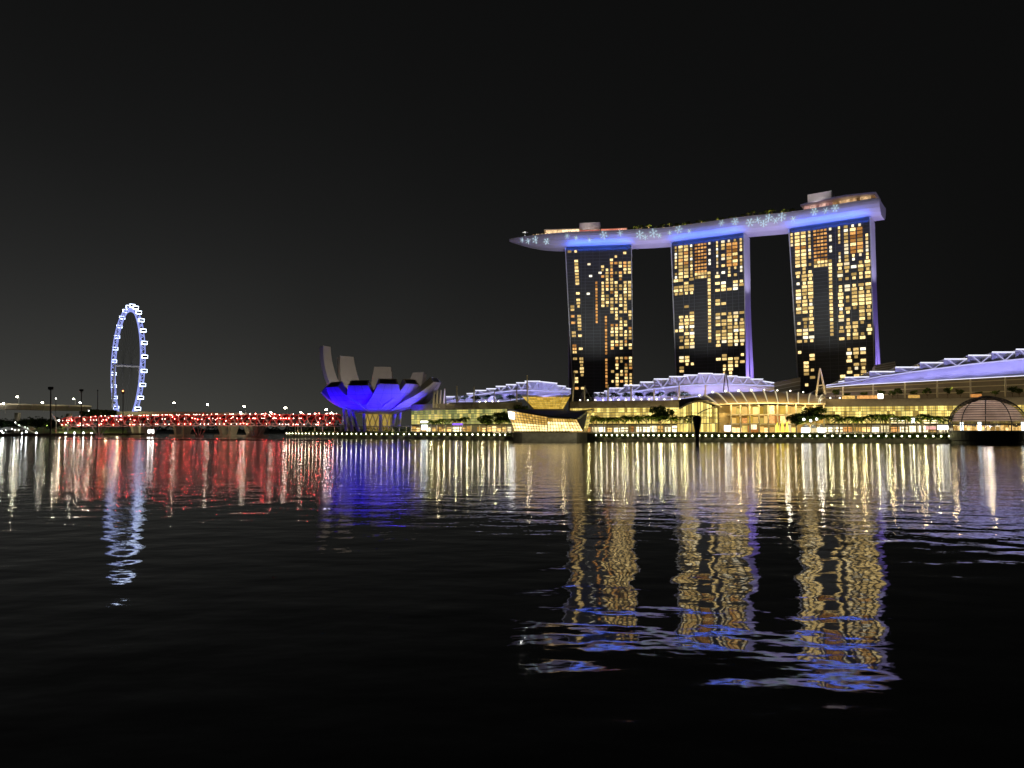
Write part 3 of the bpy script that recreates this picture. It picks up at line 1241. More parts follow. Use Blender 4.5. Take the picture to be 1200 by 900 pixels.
# little palms and trees on the sky park
skyP = tree_stamp('palm_tree', *palm_parts(21, 4.8, 3.4), M['palmleaf'], 'x', None)
skyT = tree_stamp('roof_tree', *broad_tree_parts(22, 6, 3.0, None, 160, .5, .3), M['leaf'], 'x', None)
for i in range(26):
    px = 740 + i * 7.8 + random.uniform(-2.5, 2.5)
    s = s_at_px(px)
    f = random.uniform(.7, 1.25)
    if i % 4 == 0:
        skyT(skp(s, -hw(s) + random.uniform(3, 7), ZT), px, 'small round tree lining the open deck of the sky park', 'round trees on the sky park', scale=(f, f, f * .7))
    else:
        skyP(skp(s, -hw(s) + random.uniform(3, 7), ZT), px, 'small palm lining the open deck of the sky park', 'palms on the sky park', scale=(f, f, f))
s = s_at_px(615)
um = thing('parasol', 'pale mushroom-shaped parasol near the pointed tip of the sky park', 'parasol', skp(s, -2, ZT - .4))
b_ = um.location
MB().tube([b_, b_ + Vector((0, 0, 6))], .25).build('pole', M['white'], um)
MB().lathe([(0.05, 7.0), (2.0, 6.8), (3.2, 6.1), (3.0, 5.9), (.3, 6.0)], b_, 14).build('shade', M['white'], um)
light('POINT', 'deck_light', skp(s, -5, ZT + 3.5), None, (0.9, 0.9, 0.85), 500, shadow_soft_size=.4)



# ---------------------------------------------------------------- mall wings
def mall_wing(label, px0, px1, interior, seed, shopmix, skip=(), lamp_px=()):
    rnd = random.Random(seed)
    L = [px0 + (px1 - px0) * i / max(2, int((px1 - px0) / 10)) for i in range(max(2, int((px1 - px0) / 10)) + 1)]
    fy = lambda px, back=0.0: G(px, MY(px) + back, 0)
    mid = (px0 + px1) / 2
    root = thing('mall_wing', label, 'shopping mall', G(mid, MY(mid), PROM))
    path = [fy(p, 3.5) for p in L]
    # lit interior behind a mullioned glass wall
    mb = MB()
    for a, b in zip(path, path[1:]):
        n = Vector((-(b - a).y, (b - a).x, 0)).normalized() * 0.4
        for z0, z1 in ((9.9, 13.2), (13.5, 16.6), (16.9, 19.4)):
            k = 3
            for j in range(k):
                p, q = a.lerp(b, j / k), a.lerp(b, (j + .94) / k)
                mb.hexa([(t.x, t.y, z0) for t in (p, q, q + n, p + n)], [(t.x, t.y, z1) for t in (p, q, q + n, p + n)])
    mb.build('glass_wall', interior, root)
    mb = MB()
    path2 = [fy(p, 2.8) for p in L]
    for a, b in zip(path2, path2[1:]):
        for z in (9.8, 11.5, 13.35, 15.0, 16.75, 18.2, 19.5):
            mb.beam((a.x, a.y, z), (b.x, b.y, z), .16, .22)
        k = max(2, int((b - a).length / 2.4))
        for j in range(k):
            p = a.lerp(b, j / k)
            mb.beam((p.x, p.y, 9.6), (p.x, p.y, 19.7), .13, .2)
    mb.build('mullions', M['fascia'], root)
    # solid body, roof slab and deep louvred fascia
    mb = MB()
    for a, b in zip(L, L[1:]):
        q = [fy(a, 4.2), fy(b, 4.2), fy(b, 60), fy(a, 60)]
        mb.hexa([(t.x, t.y, PROM) for t in q], [(t.x, t.y, 23.2) for t in q])
    mb.build('body', M['grey'], root)
    mb = MB()
    for a, b in zip(L, L[1:]):
        q0 = [fy(a, -.5), fy(b, -.5), fy(b, 6), fy(a, 6)]
        q1 = [fy(a, -2.6), fy(b, -2.6), fy(b, 6), fy(a, 6)]
        mb.hexa([(t.x, t.y, 19.6) for t in q0], [(t.x, t.y, 23.3) for t in q1])
        m0, m1 = fy(a, -2.75), fy(b, -2.75)
        mb.beam((m0.x, m0.y, 23.45), (m1.x, m1.y, 23.45), .5, .3)
        mb.beam((q0[0].x, q0[0].y - .25, 19.6), (q1[0].x, q1[0].y - .12, 23.3), .25, .3)
    mb.build('fascia', M['fascia'], root)
    # arcade roof over the shopfronts
    mb = MB()
    for a, b in zip(L, L[1:]):
        q = [fy(a, -5), fy(b, -5), fy(b, 4), fy(a, 4)]
        mb.hexa([(t.x, t.y, 9.0) for t in q], [(t.x, t.y, 9.5) for t in q])
    mb.build('arcade_roof', M['dark'], root)
    length = sum((b - a).length for a, b in zip(path, path[1:]))
    ncol = int(length / 7)
    for i in range(ncol + 1):
        px = px0 + (px1 - px0) * i / ncol
        p = fy(px, -4.2)
        MB().tube([(p.x, p.y, PROM), (p.x, p.y, 9.0)], .28, 6).build('column', M['cream_steel'], root)
    ns = min(60, int(length / 4.2))
    for i in range(ns):
        if rnd.random() < 0.10:
            continue
        a, b = px0 + (px1 - px0) * (i + .06) / ns, px0 + (px1 - px0) * (i + rnd.uniform(.7, .94)) / ns
        p, q = fy(a, 2.6), fy(b, 2.6)
        n = Vector((0, .5, 0))
        z1 = rnd.uniform(7.0, 8.6)
        mat = M[rnd.choice(shopmix)]
        m_ = MB()
        m_.hexa([(t.x, t.y, PROM + .3) for t in (p, q, q + n, p + n)], [(t.x, t.y, z1) for t in (p, q, q + n, p + n)])
        o = m_.build('shopfront', mat, root)
        m_ = MB()
        for k in range(3):
            t = p.lerp(q, (k + .5) / 3) + Vector((0, -.12, 0))
            m_.beam((t.x, t.y, PROM + .3), (t.x, t.y, z1), .1, .12)
        t0, t1 = p + Vector((0, -.14, 0)), q + Vector((0, -.14, 0))
        zz = rnd.uniform(6.0, 7.0)
        m_.beam((t0.x, t0.y, zz), (t1.x, t1.y, zz), .1, rnd.uniform(.15, .5))
        m_.build('shop_frame', M['dark'], o)
    for px in lamp_px:
        p = fy(px, -1.2)
        MB().ball((p.x, p.y, 24.3), .30, n=6).build('roof_lamp', M['lampsmall'], root)
    # wash strips added above the arcade roof to brighten the fascia
    for a, b in zip(L[::3], L[3::3]):
        p, q = fy(a, -4.6), fy(b, -4.6)
        strip_light('fascia_fill', (p.x, p.y, 9.8), (q.x, q.y, 9.8), (0, .25, 1), (1.0, 0.78, 0.42), 420, .4)
    return root


WARM = ['shop_warm'] * 5 + ['shop_white'] * 5 + ['shop_orange'] + ['win_amber']
mall_wing('left mall wing beside the lotus museum, greenish glass wall over an arcade', 482, 612, M['interior_green'], 1, ['shop_white'] * 4 + ['shop_warm'] * 5, lamp_px=(562, 569, 577, 584))
mall_wing('middle mall wing behind a row of palms, between the crystal pavilion and the plaza hall', 668, 796, M['interior'], 2, WARM + ['shop_white'] * 3, lamp_px=tuple(range(680, 800, 9)))
mall_wing('right mall wing with open roof terrace under the tall canopy', 966, 1420, M['interior'], 3, WARM + ['shop_white'], lamp_px=(974, 985))


# ---------------------------------------------------------------- shell canopies
def canopy(label, steps, midt, bott, yf, back, masts, side=0, vcount=1):
    px0, px1 = bott[0][0], bott[-1][0]
    pm = (px0 + px1) / 2
    root = thing('shell_canopy', label, 'canopy', G(pm, yf(pm), ROOF))
    n = 40
    xs = [px0 + (px1 - px0) * i / n for i in range(n + 1)]
    rb = [P(x, lerp_tab(bott, x), yf(x)) for x in xs]
    rm = [P(x, lerp_tab(midt, x), yf(x) + 7) for x in xs]
    rq = [(a + b) / 2 + Vector((0, -1.0, 0.3)) for a, b in zip(rb, rm)]
    mb = MB()
    mb.grid([rb, rq, rm])
    # thickness behind
    mb.grid([[p + Vector((0, .5, 0)) for p in r] for r in (rm, rq, rb)])
    mb.build('lower_shell', M['membrane'], root, smooth=True)
    mb = MB()
    mb.tube([p + Vector((0, -.4, .1)) for p in rm], .30, 6)
    mb.build('middle_chord', M['led'], root)
    mb = MB()
    mb.tube([p + Vector((0, -.3, -.1)) for p in rb], .22, 6)
    mb.build('lower_edge', M['ledhot'] if side else M['led'], root)
    tops = []
    for i, (a, b, y) in enumerate(steps):
        ya = y if not isinstance(y, tuple) else y[0]
        yb = y if not isinstance(y, tuple) else y[1]
        dY = 15 + (i % 2) * 0.7
        ta, tb = P(a, ya, yf(a) + dY), P(b, yb, yf(b) + dY)
        ca, cb = P(a, lerp_tab(midt, a), yf(a) + 7.2), P(b, lerp_tab(midt, b), yf(b) + 7.2)
        m_ = MB()
        off = Vector((0, .4, -.1))
        m_.hexa([ca, cb, cb + off, ca + off], [ta, tb, tb + off, ta + off])
        bk = Vector((0, back, -5))
        m_.hexa([ta - Vector((0, 0, .25)), tb - Vector((0, 0, .25)), tb + bk - Vector((0, 0, .25)), ta + bk - Vector((0, 0, .25))], [ta + Vector((0, 0, .1)), tb + Vector((0, 0, .1)), tb + bk, ta + bk])
        o = m_.build('roof_panel', M['membrane'], root)
        m_ = MB()
        m_.tube([ta + Vector((0, -.5, .2)), tb + Vector((0, -.5, .2))], .30, 6)
        m_.build('led_strip', M['ledhot'], o)
        m_ = MB()
        for v in range(vcount):
            wv = 1.0 / vcount
            f0, fm, f1 = (v + .15) * wv, (v + .5) * wv, (v + .85) * wv
            c = ca.lerp(cb, fm) + Vector((0, -.5, .2))
            m_.tube([ta.lerp(tb, f0) + Vector((0, -.5, 0)), c], .17, 5)
            m_.tube([ta.lerp(tb, f1) + Vector((0, -.5, 0)), c], .17, 5)
        m_.build('truss_strut', M['led'], o)
    # masts and columns carrying it
    for px, ytop, ybot, dY, lean in masts:
        t = P(px + lean, ytop, yf(px) + dY)
        b = P(px, ybot, yf(px) + dY)
        b.z = min(b.z, ROOF + .2)
        MB().tube([b, t], .55, 7, r2=.38).build('mast', M['cream_steel'], root)
    # violet floods added unseen in mid-air in front of the shell
    m = max(2, int((px1 - px0) / 30))
    for i in range(1 if side else 0, m):
        a, b = px0 + (px1 - px0) * (i + .1) / m, px0 + (px1 - px0) * (i + .9) / m
        za, zb_ = P(a, lerp_tab(bott, a), yf(a)).z, P(b, lerp_tab(bott, b), yf(b)).z
        p, q = G(a, yf(a) - 10.5, za + 1.0), G(b, yf(b) - 10.5, zb_ + 1.0)
        hh = P((a + b) / 2, lerp_tab(midt, (a + b) / 2), yf((a + b) / 2) + 7).z - p.z
        o = strip_light('canopy_fill', p, q, (0, 1.0, .40 + hh / 30), (0.40, 0.37, 1.0), FLOOD * (1.0 if side else .72) * (q - p).length * (0.75 + hh / 22), .6)
        o.data.spread = R(80)
    return root


FLOOD = 300.0
canopy('left stepped shell canopy glowing violet, humped above the gold wall',
       [(523, 551, 465), (547, 561, (461.5, 461)), (557, 580, 457.8), (570, 583, 455.8), (581, 593, 453), (593, 606, 451), (605, 617, 448.8), (615, 633, 447), (632, 653, (447.4, 449.5)), (651, 663, (452, 453)), (660, 669, (454.5, 456))],
       [(523, 466.5), (550, 464), (580, 460), (605, 457.6), (627, 457.6), (645, 459), (668, 459.6)],
       [(523, 471), (590, 470), (612, 467), (640, 466), (660, 465), (669, 461)], lambda px: MY(px) + 12, 28,
       [(535.5, 452, 472, -13.5, 0), (555.5, 453, 472, -13.5, 0), (579.5, 457, 471, -13.5, 0), (605.5, 455, 471, -13.5, 0), (618.5, 440, 466, -13.5, -.8), (671, 436, 471, -13.5, 2.5), (685, 452, 471, -4, .3)])
canopy('middle stepped shell canopy glowing violet, arched in front of the middle tower',
       [(696, 709, 460.7), (708, 716, 458.5), (714, 731, 455), (731, 754, 451.6), (750, 771, 448), (766, 787, 444.4), (784, 806, 441.6), (801, 820, 439.8), (818, 835, 438), (832, 851, 438.8), (849, 864, 441), (862, 879, (442, 442.6)), (878, 894, 444.6), (893, 907, (446.8, 449))],
       [(696, 465), (715, 463), (740, 459.5), (765, 456), (790, 453), (820, 450.8), (850, 450), (880, 451.2), (907, 452.5)],
       [(696, 471), (740, 470.5), (790, 468), (830, 463), (870, 460), (900, 459.5), (907, 457)], lambda px: MY(px) + 14, 30,
       [(712.5, 451, 471, -13.5, 0), (739.5, 452, 470, -13.5, 0), (766.5, 456, 470, -13.5, 0), (796, 451, 469, -13.5, 0), (826.5, 451, 468, -13.5, 0)])
canopy('right tall canopy glowing violet, its stepped edge climbing above the roof terrace',
       [(968, 984, (451.8, 450.2)), (982, 1000, (448, 445)), (990, 1022, (442.6, 441.8)), (1019, 1051, 435.8), (1049, 1079, 430.6), (1078, 1108, 425.3), (1106, 1136, 421), (1134, 1164, 416.7), (1162, 1192, 413), (1190, 1220, 409.7), (1218, 1248, 406.5), (1246, 1276, 403), (1274, 1304, 400)],
       [(968, 452.4), (1000, 447.2), (1030, 441.5), (1080, 434.5), (1137, 427), (1200, 420.5), (1304, 410)],
       [(968, 453.6), (1000, 451), (1090, 446), (1200, 440), (1304, 434)], lambda px: MY(px) + 2, 40,
       [(988, 452, 468, 3, 0), (1023.5, 450, 467, 3, -.3), (1060.5, 448, 467, 3, -.3), (1098.5, 446, 467, 3, -.4), (1137.5, 443.5, 467, 3, -.4), (1178.5, 441.5, 467, 3, -.5), (1222, 439, 466, 3, -.5)], side=1)

# terrace under the right canopy: back wall, bars
tb = thing('terrace_wall', 'brownish back wall with dark horizontal rails behind the right terrace', 'wall', G(1100, MY(1100) + 26, ROOF))
mb = MB()
mr = MB()
for a, b in zip(range(965, 1400, 12), range(977, 1412, 12)):
    q = [G(a, MY(a) + 26, 0), G(b, MY(b) + 26, 0), G(b, MY(b) + 27, 0), G(a, MY(a) + 27, 0)]
    zt0 = P(a, lerp_tab([(968, 452.6), (1304, 433)], a), MY(a) + 26).z
    zt1 = P(b, lerp_tab([(968, 452.6), (1304, 433)], b), MY(b) + 26).z
    mb.hexa([(t.x, t.y, 23.2) for t in q], [(q[0].x, q[0].y, zt0), (q[1].x, q[1].y, zt1), (q[2].x, q[2].y, zt1), (q[3].x, q[3].y, zt0)])
    for k in (.35, .6, .82):
        mr.beam((q[0].x, q[0].y - .5, 23.2 + (zt0 - 23.2) * k), (q[1].x, q[1].y - .5, 23.2 + (zt1 - 23.2) * k), .2, .5)
mb.build('wall_panel', M['fascia'], tb)
mr.build('rails', M['cream_steel'], tb)
for i, (pa, pb, mat, lab) in enumerate([(1007, 1023, 'shop_orange', 'long orange-lit counter on the right terrace'), (1024, 1030, 'shop_orange', 'short orange-lit counter on the right terrace'), (1031, 1036, 'whitebox', 'white glowing cube on the right terrace'),
                                 (1067, 1079, 'shop_warm', 'pale lit terrace bar between two canopy columns'), (1140, 1152, 'shop_orange', 'orange-lit kiosk above the left shoulder of the glass dome'), (989, 1003, 'shop_warm', 'yellowish lit bar at the left end of the right terrace')]):
    a, b = G(pa, MY(pa) + 4, ROOF), G(pb, MY(pb) + 4, ROOF)
    r_ = thing('terrace_bar', lab, 'bar', (a + b) / 2)
    n = Vector((0, 1.5, 0))
    h = 3.0 if mat == 'whitebox' else 2.2
    MB().hexa([a, b, b + n, a + n], [t + Vector((0, 0, h)) for t in (a, b, b + n, a + n)]).build('lit_front', M[mat], r_)
    MB().hexa([t + Vector((0, -.4, h + .05)) for t in (a, b, b + n, a + n)], [t + Vector((0, -.4, h + .35)) for t in (a, b, b + n, a + n)]).build('bar_roof', M['fascia'], r_)
for px in (1010, 1045, 1080, 1118, 1160, 1200, 1250):
    light('POINT', 'terrace_light', G(px, MY(px) + 8, ROOF + 6), None, (1.0, 0.74, 0.34), 900, shadow_soft_size=.5)
for px in (700, 730, 760, 790, 550, 580):
    light('POINT', 'terrace_light', G(px, MY(px) - 1, ROOF + 2.5), None, (1.0, 0.85, 0.5), 160, shadow_soft_size=.4)

# gold lit lobby block between the left and the middle wing
gb = thing('lobby_block', 'gold-lit lobby block tapering downward, with bands of small panes, below the left canopy', 'building', G(641, 474, PROM))
mb = MB()
mg = MB()
for j in range(7):
    y0, y1 = 479 - j * 2.1, 479 - (j + 1) * 2.1 + .25
    for i in range(14):
        xa = lambda f, y: lerp_tab([(466, 613), (479, 626)], y) + f * (lerp_tab([(466, 667.5), (479, 660)], y) - lerp_tab([(466, 613), (479, 626)], y))
        f0, f1 = i / 14, (i + .93) / 14
        q = [P(xa(f0, y0), y0, 472), P(xa(f1, y0), y0, 472), P(xa(f1, y1), y1, 472 - 1), P(xa(f0, y1), y1, 472 - 1)]
        mb.hexa(q, [p + Vector((0, .4, 0)) for p in q])
mb.build('lit_panes', M['gold'], gb)
q = [P(626, 482, 473), P(660, 482, 473), P(667.5, 464.6, 472), P(613, 464.6, 472)]
mg.hexa(q, [p + Vector((0, 8, 0)) for p in q])
a, b = P(612, 465, 469), P(669, 465, 469)
mg.hexa([a, b, b + Vector((0, 14, 0)), a + Vector((0, 14, 0))], [t + Vector((0, 0, .9)) for t in (a, b, b + Vector((0, 14, 0)), a + Vector((0, 14, 0)))])
mg.build('frame', M['fascia'], gb)
a, b = G(626, 474, PROM), G(660, 474, PROM)
mg = MB()
mg.hexa([a, b, b + Vector((0, 10, 0)), a + Vector((0, 10, 0))], [Vector((t.x, t.y, 18)) for t in (a, b, b + Vector((0, 10, 0)), a + Vector((0, 10, 0)))])
mg.build('base', M['grey'], gb)

# stay masts: A frame and the pyramid mast with cables
ar = thing('a_frame_mast', 'pale leaning A-shaped mast standing before the foot of the right tower', 'mast', G(962, 432, ROOF - 3))
t = P(961, 431.5, 434)
mb = MB()
for px in (956, 967.5):
    mb.tube([P(px, 466 if px < 960 else 462, 432), t], .62, 7, r2=.5)
mb.build('legs', M['cream_steel'], ar)
MB().beam(P(957.8, 452, 432.5), P(965.5, 451, 432.5), .7, .7).build('crossbar', M['cream_steel'], ar)
ar = thing('cable_mast', 'dark thin A-shaped mast rising in front of the middle canopy', 'mast', G(850, 436, ROOF))
t = P(850.5, 433, 440)
mb = MB()
for px in (847.5, 854):
    mb.tube([P(px, 459, 438), t], .3, 6)
mb.build('legs', M['dark'], ar)
ar = thing('cable_mast', 'slim cream mast with four stay cables between the left and middle canopies', 'mast', G(686, 458, ROOF))
t = P(685.5, 451.5, 458)
MB().tube([G(685.5, 458, ROOF - .3), t], .45, 7, r2=.3).build('pole', M['cream_steel'], ar)
mb = MB()
for px, dy in ((678, -6), (694, -5), (681, 9), (691, 9)):
    mb.tube([t - Vector((0, 0, .5)), G(px, 458 + dy, ROOF)], .10, 4)
mb.build('cables', M['steel'], ar)
# tapering fins at the left end of the left wing
for i, (px, yt) in enumerate([(507.5, 459), (511.5, 457.5), (515.5, 457), (520, 455.5)]):
    f_ = thing('end_fin', ['shortest pale upright fin right behind the petal tip', 'second pale fin from the museum petals', 'third pale fin from the museum petals', 'tallest pale fin, nearest the left canopy'][i], 'fin', G(px, 500, 22))
    b = G(px, 500, 21)
    tt = P(px + 1.2, yt, 501)
    MB().tube([b, tt], .85, 6, r2=.45).build('fin_blade', M['cream_steel'], f_)
light('POINT', 'fin_light', G(514, 492, 25), None, (1.0, 0.8, 0.45), 900, shadow_soft_size=.4)
light('POINT', 'mast_light', G(660, 455, 29), None, (1.0, 0.8, 0.4), 700, shadow_soft_size=.4)
light('POINT', 'mast_light', G(962, 425, 27), None, (1.0, 0.9, 0.7), 1000, shadow_soft_size=.4)
light('POINT', 'mast_light', G(620, 458, 27), None, (1.0, 0.85, 0.5), 700, shadow_soft_size=.4)

# grey rear buildings seen past the towers
g1 = thing('rear_building', 'dim grey roof block between the middle canopy and the right tower', 'building', G(925, 520, PROM))
q = [P(907, 449, 520), P(938, 442, 520), P(938, 470, 520), P(907, 470, 520)]
MB().hexa(q, [p + Vector((0, 30, 0)) for p in q]).build('roof_block', M['fascia'], g1)
mb = MB()
for k in range(1, 4):
    mb.beam(P(907, 449 + k * 4, 519.4), P(938, 442 + k * 4.6, 519.4), .4, .5)
mb.build('rails', M['steel'], g1)
g2 = thing('rear_building', 'pale grey box-like block emerging beside the foot of the right tower', 'building', G(1038, 600, PROM))
q = [P(1026, 427.5, 600), P(1049, 423.5, 600), P(1051, 445, 600), P(1024, 447, 600)]
MB().hexa(q, [p + Vector((12, 30, 0)) for p in q]).build('upper_block', M['steel'], g2)
mb = MB()
for k in range(3):
    mb.beam(P(1026, 429.5 + k * 2.6, 599), P(1050, 425.5 + k * 2.6, 599), .5, .7)
mb.build('ledges', M['fascia'], g2)
light('SPOT', 'rear_light', G(1036, 560, 42), G(1040, 600, 56), (1, .85, .6), 9000, spot_size=R(90), spot_blend=.6, shadow_soft_size=.5)
light('POINT', 'rear_light', G(922, 500, 40), None, (1, .9, .7), 2200, shadow_soft_size=1)

# ---------------------------------------------------------------- plaza hall with ribbed barrel roof
pl = thing('plaza_hall', 'brightly lit glass hall under a broad curved roof with pale ribs', 'hall', G(900, 405, PROM))
N_ = 26
top_t = [(815, 466.5), (830, 461.5), (850, 460), (893, 458.6), (930, 460), (967, 464)]
eav_t = [(836, 474), (855, 473), (900, 472.4), (967, 473.4)]


def roof_pt(f, g):
    """f along the hall 0..1, g from ridge (0) to eave (1)"""
    pt0 = 815 + 152 * f
    pe0 = 838 + 129 * f
    a = P(pt0, lerp_tab(top_t, pt0), 446)
    b = P(pe0, lerp_tab(eav_t, pe0), 408)
    p = a.lerp(b, g)
    p.z = a.z + (b.z - a.z) * (1 - math.cos(g * math.pi / 2)) ** .9
    return p


mb = MB()
mb.grid([[roof_pt(i / N_, g / 8) for i in range(N_ + 1)] for g in range(9)])
mb.grid([[roof_pt(i / N_, g / 8) - Vector((0, 0, .5)) for i in range(N_ + 1)] for g in range(8, -1, -1)])
mb.grid([[roof_pt(i / N_, 0) for i in range(N_ + 1)], [roof_pt(i / N_, 0) + Vector((0, 25, -6)) for i in range(N_ + 1)]])
mb.build('barrel_roof', pbr('plaza_roof', (0.34, 0.27, 0.16), .5, vary=.25, scale=.3), pl, smooth=True)
for i in range(11):
    f = .04 + .92 * i / 10
    MB().tube([roof_pt(max(0, min(1, f + (.04 - .08 * (g / 8)) * .5)), g / 8) + Vector((0, -.15, .35)) for g in range(9)], .26, 6).build('roof_rib', emit('rib_glow', (1.0, 0.86, 0.52), 0.75) if i == 0 else M.setdefault('rib', bpy.data.materials['rib_glow']), pl)  # plain white ribs, their brightness put in as emission
mb = MB()
mb.tube([roof_pt(i / N_, 1) + Vector((0, -.2, -.1)) for i in range(N_ + 1)], .35, 6)
mb.build('eave_beam', M['cream_steel'], pl)
# facade: three lit storeys with slabs and columns
fa, fb = 857, 966
rnd = random.Random(31)
for zi, (z0, z1) in enumerate(((PROM + .2, 9.0), (9.8, 14.2), (15.0, 20.0))):
    nb = 17
    for i in range(nb):
        a, b = fa + (fb - fa) * (i + .04) / nb, fa + (fb - fa) * (i + .94) / nb
        dp = rnd.uniform(5, 9)
        p, q = G(a, 408 + dp, z0), G(b, 408 + dp, z0)
        n = Vector((0, .4, 0))
        zz = z0 + (z1 - z0) * rnd.uniform(.6, 1.0)
        mat = rnd.choice(['shop_warm', 'interior', 'gold', 'shop_warm', 'crystal', 'shop_orange' if zi < 2 else 'interior', 'shop_white' if zi == 0 else 'crystal'])
        MB().hexa([p, q, q + n, p + n], [Vector((t.x, t.y, zz)) for t in (p, q, q + n, p + n)]).build('lit_bay', M[mat], pl)
p, q = G(fa - 14, 417.8, 0), G(fb, 417.8, 0)
n = Vector((0, 24, 0))
MB().hexa([(t.x, t.y, PROM) for t in (p, q, q + n, p + n)], [(t.x, t.y, 19.8) for t in (p, q, q + n, p + n)]).build('back_wall', pbr('hall_wall', (.5, .4, .22), .7), pl)
for z in (9.0, 14.2):
    p, q = G(fa, 409, 0), G(fb, 409, 0)
    MB().hexa([(t.x, t.y, z + .05) for t in (p, q, q + Vector((0, 8, 0)), p + Vector((0, 8, 0)))], [(t.x, t.y, z + .75) for t in (p, q, q + Vector((0, 8, 0)), p + Vector((0, 8, 0)))]).build('floor_slab', M['cream_steel'], pl)
for i in range(11):
    p = G(fa + (fb - fa) * i / 10, 408.6, PROM)
    MB().tube([p, Vector((p.x, p.y, 20))], .45, 8).build('column', M['cream_steel'], pl)
# arched entrance on the left
mb = MB()
arch = []
for i in range(15):
    t = i / 14
    px = 797 + 48 * t
    arch.append(P(px, 479.5 - 9.6 * math.sin(math.pi * (t * .93 + .02)) ** .8, 404))
mb.tube(arch, .6, 7)
for i in range(1, 9):
    f = i / 9
    ax = arch[int(f * 14)]
    mb.tube([Vector((ax.x, ax.y, PROM)), ax], .14, 5)
mb.tube([P(818, 485, 403.8)] + [P(818 + 22 * t, 485 - 8 * math.sin(t * 1.4) ** .8, 403.8) for t in (0.2, .4, .6, .8, 1)], .3, 6)
for yy in (484, 490, 496):
    mb.tube([P(797, yy, 404.2), P(845, yy, 404.2)], .16, 5)
mb.build('arch_frame', M['cream_steel'], pl)
mb = MB()
for i in range(14):
    a, b = arch[i], arch[i + 1]
    for z0, z1 in ((PROM + .5, 9.6), (10, 13.2), (13.5, min(a.z, b.z) - .3)):
        if z1 > z0 + .3:
            u, v = a.lerp(b, .05) + Vector((0, 7, 0)), a.lerp(b, .92) + Vector((0, 7, 0))
            mb.hexa([(u.x, u.y, z0), (v.x, v.y, z0), (v.x, v.y + .4, z0), (u.x, u.y + .4, z0)], [(u.x, u.y, z1), (v.x, v.y, z1), (v.x, v.y + .4, z1), (u.x, u.y + .4, z1)])
mb.build('arch_glazing', M['interior'], pl)
for i in range(6):
    p, q = G(835 + i * 23, 404, 15.5), G(853 + i * 23, 404, 15.5)
    strip_light('roof_wash', roof_pt(.02 + i * .16, 1) + Vector((0, -8, 3)), roof_pt(.15 + i * .16, 1) + Vector((0, -8, 3)), (0, 1, .35), (1, .70, .28), 4200, .4)
for i in range(5):
    light('POINT', 'hall_light', G(865 + i * 23, 412, 18.5), None, (1, .76, .36), 700, shadow_soft_size=.4)
for i in range(9):
    f = .03 + .8 * i / 8
    MB().ball(roof_pt(f, 0) + Vector((0, -.4, .9)), .34, n=6).build('roof_lamp', M['lampsmall'], pl)

# ---------------------------------------------------------------- crystal pavilions on the water
def crystal(label, basepts, Yb, facets, mats, roofs, Yr):
    pass


cr = thing('crystal_pavilion', 'faceted glass pavilion glowing gold on a dark base in the water', 'pavilion', G(640, 392, 0))
mb = MB()
base = [G(601.5, 389, 0), G(612, 384, 0), G(676, 381, 0), G(688, 387, 0), G(686, 402, 0), G(604, 404, 0)]
mb.hexa([Vector((p.x, p.y, -1)) for p in base], [Vector((p.x, p.y, 4.7)) for p in base])
mb.build('base', M['stone'], cr)
A_ = P(594, 480.5, 392)
B_ = P(641, 488.5, 386)
C_ = P(641.5, 505.5, 386)
D_ = P(602.5, 505.5, 390)
E_ = P(676, 491.5, 388)
F_ = P(683.5, 505.3, 389)
K1 = P(640, 481.5, 404)
K2 = P(688, 483, 402)
K3 = P(683, 505, 400)
mbg = MB()
mbp = MB()
mbh = MB()


def facet(a, b, c, d, nu, nv, inset=1.2, mat=None, hot=0.0):
    """glazed facet a-b top, d-c bottom: lit panes set behind a mullion grid"""
    nrm = (b - a).cross(d - a).normalized()
    if nrm.y < 0:
        nrm = -nrm
    pt = lambda u, v: a.lerp(b, u).lerp(d.lerp(c, u), v)
    for i in range(nu):
        for j in range(nv):
            q = [pt((i + .02) / nu, (j + .02) / nv), pt((i + .98) / nu, (j + .02) / nv), pt((i + .98) / nu, (j + .98) / nv), pt((i + .02) / nu, (j + .98) / nv)]
            q = [p + nrm * inset for p in q]
            (mbh if (j + 1) / nv > 1 - hot else mbp).hexa(q, [p + nrm * .2 for p in q])
    for i in range(nu + 1):
        mbg.tube([pt(i / nu, 0), pt(i / nu, 1)], .13, 4)
    for j in range(nv + 1):
        mbg.tube([pt(0, j / nv), pt(1, j / nv)], .13, 4)


facet(A_, B_, C_, D_, 13, 7, hot=.34)
facet(B_ + Vector((.2, .1, -.6)), E_, F_, C_ + Vector((.2, .1, 0)), 12, 4, hot=.55)
mbp.build('lit_panes', M['crystal'], cr)
mbh.build('lit_panes', M['crystal_hot'], cr)
mbg.build('mullions', M['fascia'], cr)
mr = MB()
for q in ([A_, B_, K1], [B_, E_, K2, K1]):
    up = Vector((0, 0, .35))
    mr.hexa([p + up * .2 for p in q], [p + up * 1.6 for p in q])
q = [A_, K1, Vector((K1.x, K1.y, 4.8)), Vector((A_.x + 4, A_.y + 3, 4.8))]
mr.hexa(q, [p + Vector((.4, .4, 0)) for p in q])
q = [E_, K2, K3, F_]
mr.hexa(q, [p + Vector((.4, .1, 0)) for p in q])
mr.build('roof', M['dark'], cr)
q = [P(595.5, 482.2, 390.6), P(603, 483.6, 389.9), P(603, 491, 389.9), P(597, 490.5, 390.6)]
MB().hexa([p + Vector((0, -.5, 0)) for p in q], q).build('sign_panel', M['sign_white'], cr)

for px in (612, 632, 652, 672):
    light('SPOT', 'base_fill', G(px, 376, 3.6), G(px, 383, 1.5), (1.0, .88, .6), 420, spot_size=R(120), spot_blend=.6, shadow_soft_size=.2)  # added spots out over the water, lifting the dark base
